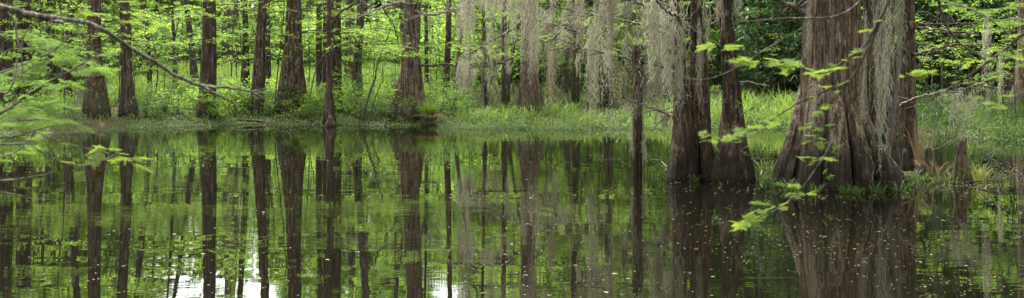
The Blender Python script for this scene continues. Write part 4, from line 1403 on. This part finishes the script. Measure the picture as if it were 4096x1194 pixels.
# sticks and small shoots round the near cypresses
def stick(label, pts, r0, r1, mat='twig', seed=0):
    return vine(label, pts, r0, r1, 'fallen_stick', mat, 'stick', seed, 20, 0.006)


def wl(px, py, up=0.0):
    D = 9660.0 / (py - 225.0)
    return (px, py - up / D * F, D)


stick('dark wet stick lying across the water by the stump', [wl(3800, 734, .02), wl(3870, 736, .03), wl(3940, 731, .03), wl(4003, 727, .02)], 0.016, 0.006, 'vine', 801)
stick('thin branch fallen from the old cypress foot into the water', [(3560, 628, 18.8), (3600, 680, 18.4), (3650, 715, 18.2), wl(3690, 752, -.03)], 0.014, 0.006, 'twig_pale', 802)
stick('pale stick poking from the water left of the double cypress', [wl(2668, 668, .0), wl(2640, 655, .06), (2608, 640, 21.2)], 0.010, 0.006, 'twig_pale', 803)
stick('bent twig leaning on the left buttress of the old cypress', [wl(3102, 738, 0), (3130, 640, 18.4), (3160, 585, 18.3)], 0.008, 0.004, 'twig', 804)
stick('curled dry twig on the swollen cypress foot', [(2960, 600, 19.1), (2995, 622, 19.0), (3022, 612, 19.0)], 0.006, 0.003, 'twig_pale', 805)
stick('dark twig floating below the stump', [wl(3880, 752), wl(3935, 762, .01), wl(3998, 776, .01)], 0.008, 0.005, 'vine', 806)
stick('broken pale stick among the knees', [wl(3700, 690, .4), (3760, 590, 19.8), (3815, 555, 19.8)], 0.008, 0.005, 'twig_pale', 807)


def shoot(label, px, py, D, n, R, ll, seed, mat='mid_leaf'):
    rng = np.random.default_rng(seed)
    c = P(px, py, D)
    t = thing('leafy_shoot', label, 'plant', c)
    mw, ml = MB(), MB()
    for k in range(max(2, n // 4)):
        e = rng.normal(0, R * 0.8, 3) + [0, -0.06, 0.03]
        tube(mw, [[0, 0.12, -0.05], [0, 0, 0], e], 0.004, 4)
        clump(ml, rng, e, R * 0.6, 5, ll, 0.8, 0.4)
    mw.build('stem', M['twig'], t)
    ml.build('foliage', M[mat], t, False)


shoot('bright green shoot on the old cypress buttress', 3372, 592, 17.5, 18, 0.11, 0.11, 1)
shoot('small green shoot near the water on the old cypress', 3322, 705, 17.2, 12, 0.08, 0.08, 2)
shoot('leaf cluster low on the old cypress flank', 3262, 580, 17.6, 12, 0.08, 0.09, 3)
shoot('pale leaf cluster beside the swollen cypress foot', 2958, 460, 19.1, 14, 0.12, 0.11, 4, 'cover')
shoot('little leaf cluster on the bark of the swollen foot', 2870, 603, 19.0, 8, 0.06, 0.07, 5)
shoot('leaf cluster on the right side of the swollen foot', 2970, 598, 19.0, 6, 0.05, 0.07, 6)
shoot('leafy shoots below the leaning grey trunk', 1400, 285, 37.5, 60, 0.4, 0.16, 7)
shoot('ivy like leaves on the stout brown trunk', 1190, 205, 36.2, 26, 0.25, 0.12, 8)
shoot('weeds at the mud edge below the knees', 3640, 738, 18.4, 24, 0.14, 0.07, 9)
shoot('weeds at the foot of the tall stump', 3770, 738, 18.5, 30, 0.18, 0.07, 10)

# ------------------------------------------------------------------ floating leaves
def float_mesh(seed, mat):
    rng = np.random.default_rng(seed)
    n = 8
    a = np.linspace(0, 2 * np.pi, n, endpoint=False)
    r = 0.5 * (1 + rng.normal(0, 0.12, n)) * (1 - 0.45 * np.abs(np.sin(a)))
    v = np.stack([r * np.cos(a), r * np.sin(a), 0.07 * rng.uniform(0, 1, n) + 0.03 * np.abs(np.sin(a))], 1)
    v = np.vstack([v, [[0, 0, 0.012]]])
    k = np.arange(n)
    mb = MB().add(v, None, np.stack([k, (k + 1) % n, np.full(n, n)], 1))
    return mb.mesh('leaf', M[mat], True)


def floating():
    rng = np.random.default_rng(55)
    ms = [float_mesh(k, 'float') for k in range(6)] + [float_mesh(9, 'float_green')]
    n = 0
    while n < 280:
        px = rng.uniform(80, 4080)
        py = 560 + 634 * rng.uniform(0, 1) ** 1.15
        dens = np.interp(px, [0, 400, 1000, 2000, 2500, 3000, 3500, 4096], [0.5, 0.6, 0.6, 0.6, 0.7, 0.8, 0.85, 0.7])
        dens *= np.interp(py, [560, 640, 800, 1000, 1194], [0.5, 0.8, 1.0, 0.55, 0.25])
        if px > 2600 and py < 760:
            continue
        D = 9660.0 / (py - 225.0)
        drift = np.clip(0.5 + 1.6 * float(vnoise(gx(px, D) * 0.7, D * 0.28, 0.4, 21)), 0.03, 1)
        if rng.uniform() > dens * drift:
            continue
        o = link('floating_leaf', ms[rng.integers(0, 7)])
        o.location = (gx(px, D), D, 0.003)
        s = 0.018 + 0.052 * rng.uniform() ** 2
        o.scale = (s, s * rng.uniform(0.6, 1), s)
        o.rotation_euler = (0, 0, rng.uniform(0, 6.28))
        tag(o, 'small fallen tan leaf floating on the dark pond', 'leaf', 'fallen leaves floating on the pond')
        n += 1
    # the specks nobody could count
    m = 5200
    px = rng.uniform(-100, 4200, m)
    py = 540 + 650 * rng.uniform(0, 1, m) ** 1.4
    keep = rng.uniform(0, 1, m) < np.interp(px, [0, 2000, 2600, 3300, 4096], [0.45, 0.35, 0.7, 1, 1])
    keep &= rng.uniform(0, 1, m) < 0.5 + 1.5 * vnoise((px - 2048) / F * 9660 / (py - 225) * 0.7, 9660 / (py - 225) * 0.28, 0.4, 21)
    px, py = px[keep], py[keep]
    D = 9660.0 / (py - 225.0)
    m = len(D)
    ml = MB()
    leaves(ml, np.stack([(px - 2048) / F * D, D, np.full(m, 0.004)], 1), rng.normal(0, 1, (m, 3)) * [1, 1, 0], np.tile([0, 0, 1.0], (m, 1)), rng.uniform(0.012, 0.045, m), rng.uniform(0.010, 0.028, m), 0.1)
    # raft of debris in the shallows at the right
    m = 900
    px = rng.uniform(3860, 4200, m)
    py = rng.normal(700, 30, m)
    D = 9660.0 / (py - 225.0)
    leaves(ml, np.stack([(px - 2048) / F * D, D, np.full(m, 0.005)], 1), rng.normal(0, 1, (m, 3)) * [1, 1, 0], np.tile([0, 0, 1.0], (m, 1)), rng.uniform(0.02, 0.06, m), rng.uniform(0.01, 0.03, m), 0.2)
    tag(ml.build('floating_litter', M['float'], None, False), 'specks of leaf litter afloat on the pond', 'litter', None, 'stuff')


floating()


# ------------------------------------------------------------------ overhanging branches close to the viewer
def spray_proto(seed, L=0.16, nside=9, mat='spray_bright'):
    """a feathery cypress spray: a twiglet with two ranks of featherlets"""
    rng = np.random.default_rng(seed)
    ml = MB()
    for k in range(nside * 2):
        t = 0.08 + 0.92 * (k // 2 + rng.uniform(0, .4)) / nside
        sd = 1 if k % 2 else -1
        fl = L * 0.42 * (1 - 0.45 * t) * rng.uniform(0.75, 1.2)
        a = sd * rng.uniform(0.75, 1.1)
        b = np.array([L * t, 0, -0.05 * L * t * t])
        d = np.array([math.cos(a), math.sin(a), rng.normal(-0.12, 0.12)])
        m = 9
        u = np.repeat(np.linspace(0.08, 1, m), 2)
        sg = np.tile([1, -1], m)
        p = b + d * (fl * u)[:, None]
        pr = np.array([-d[1], d[0], 0])
        dv = d * 0.55 + pr * sg[:, None] + rng.normal(0, .12, (2 * m, 3))
        ll = 0.016 * (1.15 - 0.5 * u)
        c = p + dv * (ll / 2)[:, None]
        leaves(ml, c, dv, np.array([0, 0, 1.0]) + rng.normal(0, .25, (2 * m, 3)), ll * 1.1, 0.0048)
    tube(ml, [[0, 0, 0], [L * 0.5, 0, -0.012 * L], [L, 0, -0.05 * L]], 0.0012, 4)
    return ml.mesh('leaf_spray', M[mat], False)


SPR = [spray_proto(900 + k, L) for k, L in enumerate((0.13, 0.17, 0.20, 0.15))]
SPRL = [spray_proto(910 + k, L, 9, 'spray') for k, L in enumerate((0.15, 0.19, 0.22))]


def add_sprays(t, o, path, n, rng, protos, lo=0.2, s=(0.7, 1.3), up=0.25):
    dirs = np.gradient(path, axis=0)
    for k in range(n):
        i = int((lo + (1 - lo) * (k + rng.uniform(0, 1)) / n) * (len(path) - 1))
        d = dirs[i] / np.linalg.norm(dirs[i])
        az = math.atan2(d[1], d[0]) + (1 if k % 2 else -1) * rng.uniform(0.3, 1.1)
        ob = link('leaf_spray', protos[rng.integers(0, len(protos))], t)
        ob.location = path[i] - o
        ob.rotation_euler = (rng.normal(0, 0.22), rng.normal(0.10, 0.16), az)
        q = rng.uniform(*s) * 0.62
        ob.scale = (q, q, q)


def over_branch(label, arms, seed, sprays, protos, mat, group=None, s=(0.7, 1.3), extra=()):
    """arms: list of (pixel path, r0, r1, number of sprays)"""
    rng = np.random.default_rng(seed)
    o = P(*arms[0][0][0])
    t = thing('overhanging_branch', label, 'branch', o, 0, group)
    mb = MB()
    for pts, r0, r1, ns in arms:
        w = smooth_path(np.array([P(*p) for p in pts]), 46)
        tube(mb, w - o, np.linspace(r0, r1, 46), 9, r1 * 0.4, rng, 0.07)
        if ns:
            add_sprays(t, o, w, ns, rng, protos, 0.1, s)
    mb.build('branch', M[mat], t)
    for (px, py, D, n, q) in extra:   # sprays of their own twiglets
        c = P(px, py, D)
        for k in range(n + 1):
            ob = link('leaf_spray', protos[rng.integers(0, len(protos))], t)
            ob.location = c - o + rng.normal(0, 0.018, 3) * [1.8, 1, .35]
            ob.rotation_euler = (rng.normal(0, .35), rng.normal(.1, .25), rng.uniform(0, 6.28))
            qq = q * rng.uniform(0.45, 0.85)
            ob.scale = (qq, qq, qq)
    return t


dl = 4.6
over_branch('long bare grey branch sweeping down across the left of the view', [
    ([(-260, -70, dl), (-60, 8, dl), (110, 55, dl), (230, 75, dl), (370, 100, dl + .1), (520, 190, dl + .2), (640, 262, dl + .3), (720, 312, dl + .35), (820, 346, dl + .4), (900, 350, dl + .4), (1000, 366, dl + .45), (1065, 405, dl + .5)], 0.0135, 0.0040, 0),
    ([(815, 344, dl + .4), (850, 370, dl + .4), (930, 410, dl + .5), (955, 430, dl + .5)], 0.007, 0.003, 0),
    ([(1000, 366, dl + .45), (1040, 362, dl + .5), (1070, 352, dl + .5)], 0.004, 0.002, 0),
    ([(120, 56, dl), (200, 82, dl), (252, 92, dl - .05)], 0.013, 0.005, 0)], 1, 0, SPR, 'twig_lichen')

lb = 5.6
over_branch('leafy bough of soft green sprays with a dark stem rising to the right', [
    ([(-200, 560, lb - .5), (0, 455, lb - .2), (110, 385, lb), (240, 310, lb + .1), (330, 255, lb + .2), (420, 200, lb + .3)], 0.010, 0.003, 15),
    ([(60, 415, lb), (160, 350, lb), (270, 290, lb), (340, 278, lb), (390, 268, lb + .1)], 0.005, 0.002, 8)], 2, 0, SPRL, 'vine', s=(0.75, 1.3))
over_branch('low leafy bough over the left shallows', [
    ([(-200, 520, lb), (0, 490, lb), (120, 480, lb), (240, 485, lb + .2), (320, 505, lb + .4)], 0.007, 0.002, 13),
    ([(-100, 560, lb), (60, 545, lb), (160, 540, lb), (220, 555, lb + .2)], 0.005, 0.002, 4),
    ([(-50, 640, lb - .4), (60, 610, lb - .3), (140, 545, lb - .2), (230, 560, lb)], 0.004, 0.002, 2)], 3, 0, SPRL, 'twig', s=(0.7, 1.25))
over_branch('light twigs with green sprays in front of the leftmost trunks', [
    ([(-120, 300, lb + .4), (0, 290, lb + .4), (110, 250, lb + .5), (230, 190, lb + .6), (300, 100, lb + .6), (345, 10, lb + .7)], 0.006, 0.0025, 11),
    ([(-100, 140, lb + .5), (20, 130, lb + .5), (140, 150, lb + .6), (250, 165, lb + .8)], 0.005, 0.002, 10),
    ([(25, 40, lb), (58, 90, lb), (68, 150, lb), (85, 220, lb), (92, 330, lb)], 0.0055, 0.003, 0),
    ([(130, 100, lb), (92, 150, lb), (86, 210, lb)], 0.004, 0.003, 0),
    ([(-40, 360, lb), (30, 370, lb), (60, 300, lb), (70, 240, lb)], 0.006, 0.003, 0)], 4, 0, SPRL, 'twig_pale', s=(0.75, 1.25))
def soft(seed, n, box, D0, D1, q=(0.8, 1.2)):
    r = np.random.default_rng(seed)
    return [(r.uniform(box[0], box[1]), box[2] + (box[3] - box[2]) * r.uniform(0, 1), r.uniform(D0, D1), 1, r.uniform(*q) * 1.5) for _ in range(n)]


over_branch('hazy spread of soft green sprays on hair thin twigs at the left edge', [
    ([(-120, 420, 6.2), (20, 330, 6.2), (150, 260, 6.3), (280, 215, 6.4), (380, 190, 6.5)], 0.004, 0.0015, 6),
    ([(-120, 470, 6.2), (80, 430, 6.3), (200, 420, 6.4), (280, 440, 6.5)], 0.004, 0.0015, 5),
    ([(-120, 250, 6.2), (40, 200, 6.3), (180, 120, 6.4), (270, 40, 6.5)], 0.004, 0.0015, 6)], 44, 0, SPRL, 'twig',
    extra=soft(1, 5, (40, 280, 240, 430), 6.0, 6.6, (0.8, 1.2)) + soft(2, 5, (100, 330, 100, 300), 6.0, 6.6, (0.8, 1.2)))
over_branch('hazy spread of soft green sprays low over the left shallows', [
    ([(-120, 600, 6.0), (20, 560, 6.0), (150, 520, 6.1), (290, 480, 6.2)], 0.004, 0.0015, 7)], 45, 0, SPRL, 'twig',
    extra=soft(3, 8, (-20, 250, 400, 540), 5.7, 6.4, (0.8, 1.2)) + soft(4, 2, (0, 110, 540, 620), 5.6, 6, (0.7, 1.0)))
over_branch('thin curved twig trailing over the water at the lower left', [
    ([(-80, 570, 5.0), (0, 578, 5), (110, 575, 5), (135, 590, 5), (200, 630, 5.1), (280, 660, 5.2), (360, 660, 5.3), (440, 630, 5.4), (480, 605, 5.4)], 0.005, 0.002, 4),
    ([(120, 575, 5), (128, 545, 5), (150, 530, 5), (210, 560, 5), (330, 590, 5.2), (440, 600, 5.3)], 0.0035, 0.0015, 5)], 5, 0, SPR, 'twig', s=(0.5, .85), extra=((430, 595, 5.3, 3, .8), (515, 640, 5.4, 3, .7), (10, 640, 5.0, 2, .7)))
over_branch('short bare twig above the lower left water', [
    ([(-120, 735, 4.8), (0, 724, 4.8), (90, 715, 4.8), (210, 692, 4.9)], 0.0055, 0.002, 0)], 6, 0, SPR, 'twig')
over_branch('hair thin bare twig below the short bare twig', [
    ([(-120, 755, 4.8), (0, 768, 4.8), (110, 790, 4.9), (160, 794, 4.9), (260, 752, 5)], 0.003, 0.0012, 0)], 7, 0, SPR, 'twig')
over_branch('bright leafy tip drooping from above at the top left', [
    ([(180, -120, lb + .6), (260, -20, lb + .7), (330, 40, lb + .8), (480, 90, lb + 1)], 0.006, 0.002, 9),
    ([(420, -100, lb + 1), (460, 0, lb + 1), (540, 70, lb + 1.1), (650, 110, lb + 1.3)], 0.005, 0.002, 8)], 8, 0, SPR, 'twig')

dr = 5.2
over_branch('dark arching branch with bright sprays in front of the old cypress', [
    ([(3640, -160, dr), (3560, -10, dr), (3530, 60, dr), (3490, 130, dr), (3443, 200, dr), (3370, 250, dr), (3294, 294, dr), (3180, 270, dr), (3095, 236, dr)], 0.009, 0.002, 9),
    ([(3530, 60, dr), (3470, 200, dr), (3400, 320, dr), (3326, 352, dr), (3250, 390, dr), (3190, 416, dr), (3110, 465, dr + .1), (3040, 512, dr + .1), (2940, 545, dr + .2), (2790, 572, dr + .2)], 0.007, 0.0016, 9),
    ([(3400, 320, dr), (3330, 410, dr), (3300, 480, dr), (3262, 560, dr)], 0.003, 0.0012, 5)], 9, 0, SPR, 'vine', s=(0.45, .8),
    extra=((3115, 240, dr, 3, .8), (3180, 262, dr, 4, .8), (3250, 285, dr, 4, .8), (3330, 268, dr, 2, .6), (3010, 235, dr, 3, .75), (2905, 185, dr + .1, 3, .7), (2850, 560, dr + .2, 3, .7), (2950, 545, dr + .2, 4, .7), (3060, 500, dr, 3, .7), (3300, 440, dr, 2, .55), (3280, 500, dr, 2, .6), (3262, 560, dr, 2, .6), (3250, 632, dr, 3, .6), (3200, 742, dr, 2, .6), (3220, 775, dr, 2, .6), (3150, 780, dr - .1, 1, .5), (3105, 828, dr - .1, 2, .6)))
over_branch('small bright leafy twig hanging low over the dark reflections', [
    ([(3330, 560, dr - .2), (3280, 650, dr - .2), (3200, 760, dr - .2), (3120, 830, dr - .2), (3040, 868, dr - .2), (2955, 900, dr - .2)], 0.0028, 0.0012, 3)], 10, 0, SPR, 'twig', s=(.4, .6),
    extra=((3020, 862, dr - .2, 4, .7), (2975, 890, dr - .2, 4, .75), (3030, 885, dr - .2, 2, .6)))
over_branch('thin dark bare branch crossing high in front of the old cypress', [
    ([(3560, -90, dr + .4), (3433, 12, dr + .4), (3380, 52, dr + .4), (3305, 72, dr + .4), (3150, 74, dr + .4), (2965, 88, dr + .4)], 0.006, 0.003, 0),
    ([(3280, 72, dr + .4), (3180, 130, dr + .4), (3060, 200, dr + .5), (2930, 280, dr + .6), (2820, 318, dr + .7), (2720, 310, dr + .8)], 0.0035, 0.0012, 0)], 11, 0, SPR, 'twig')
over_branch('dark forked branch reaching in from the upper right edge', [
    ([(4300, 20, dr), (4096, 135, dr), (4030, 190, dr), (3955, 246, dr), (3880, 300, dr), (3800, 350, dr), (3784, 372, dr)], 0.0085, 0.003, 5),
    ([(3735, -80, dr), (3755, 10, dr), (3790, 110, dr), (3830, 165, dr), (3900, 215, dr), (3950, 245, dr)], 0.006, 0.004, 3)], 12, 0, SPR, 'vine', s=(.4, .7),
    extra=((3680, 295, dr, 3, .6), (3640, 290, dr, 2, .5), (3830, 240, dr, 2, .6), (3990, 420, dr, 3, .6), (3960, 390, dr, 2, .5), (4000, 300, dr, 2, .6), (3945, 440, dr, 2, .5), (4040, 210, dr, 3, .7), (3870, 330, dr, 1, .5)))
over_branch('thin pale twigs with light sprays at the top right corner', [
    ([(3700, -20, dr + 1.4), (3790, 10, dr + 1.4), (3900, 44, dr + 1.4), (3990, 100, dr + 1.4), (4070, 165, dr + 1.4)], 0.006, 0.004, 6),
    ([(4200, 110, dr + 1.6), (4080, 76, dr + 1.6), (3990, 82, dr + 1.6), (3920, 60, dr + 1.6)], 0.005, 0.002, 8),
    ([(4200, -10, dr + 1.6), (4080, 20, dr + 1.6), (3960, 40, dr + 1.6), (3850, 30, dr + 1.6)], 0.004, 0.002, 14)], 13, 0, SPRL, 'twig_pale', s=(.6, 1.1))

# ------------------------------------------------------------------ light, sky, camera
SUN_EL, SUN_AZ = math.radians(66), math.radians(-28)     # high, over the wood at the left
w = bpy.data.worlds.new('World')
SC.world = w
w.use_nodes = True
nt = w.node_tree
bg = nt.nodes['Background']
sky = nt.nodes.new('ShaderNodeTexSky')
sky.sky_type = 'NISHITA'
sky.sun_disc = False
sky.sun_elevation = SUN_EL
sky.sun_rotation = SUN_AZ
sky.dust_density = 4.0
hs = nt.nodes.new('ShaderNodeHueSaturation')
hs.inputs['Saturation'].default_value = 0.12
nt.links.new(sky.outputs[0], hs.inputs['Color'])
nt.links.new(hs.outputs[0], bg.inputs['Color'])
bg.inputs['Strength'].default_value = 0.15

sl = bpy.data.lights.new('sun', 'SUN')
sl.energy = 2.6
sl.angle = math.radians(25)
sl.color = (1.0, 0.96, 0.88)
so = bpy.data.objects.new('sun', sl)
COL.objects.link(so)
dirv = Vector((math.sin(SUN_AZ) * math.cos(SUN_EL), math.cos(SUN_AZ) * math.cos(SUN_EL), math.sin(SUN_EL)))
so.rotation_euler = dirv.to_track_quat('Z', 'Y').to_euler()
so.location = dirv * 60

cd = bpy.data.cameras.new('camera')
cam = bpy.data.objects.new('camera', cd)
COL.objects.link(cam)
cam.location = (0, 0, H)
cam.rotation_euler = (math.radians(90), 0, 0)
cd.sensor_width = 36
cd.lens = 36 * F / 4096
cd.shift_y = (YH - 597) / 4096
cd.clip_end = 2000
cd.dof.use_dof = True
cd.dof.focus_distance = 26
cd.dof.aperture_fstop = 4.0
SC.camera = cam

SC.view_settings.view_transform = 'Standard'
SC.view_settings.look = 'None'
SC.view_settings.gamma = 1
SC.view_settings.use_curve_mapping = False
SC.view_settings.exposure = 2.28
cy = SC.cycles
cy.max_bounces = 8
cy.diffuse_bounces = 6
cy.glossy_bounces = 3
cy.transmission_bounces = 5
cy.transparent_max_bounces = 4
cy.caustics_reflective = False
cy.caustics_refractive = False
cy.sample_clamp_indirect = 6
cy.use_denoising = True
cy.denoiser = 'OPENIMAGEDENOISE'
cy.denoising_input_passes = 'RGB_ALBEDO_NORMAL'
cy.denoising_prefilter = 'ACCURATE'
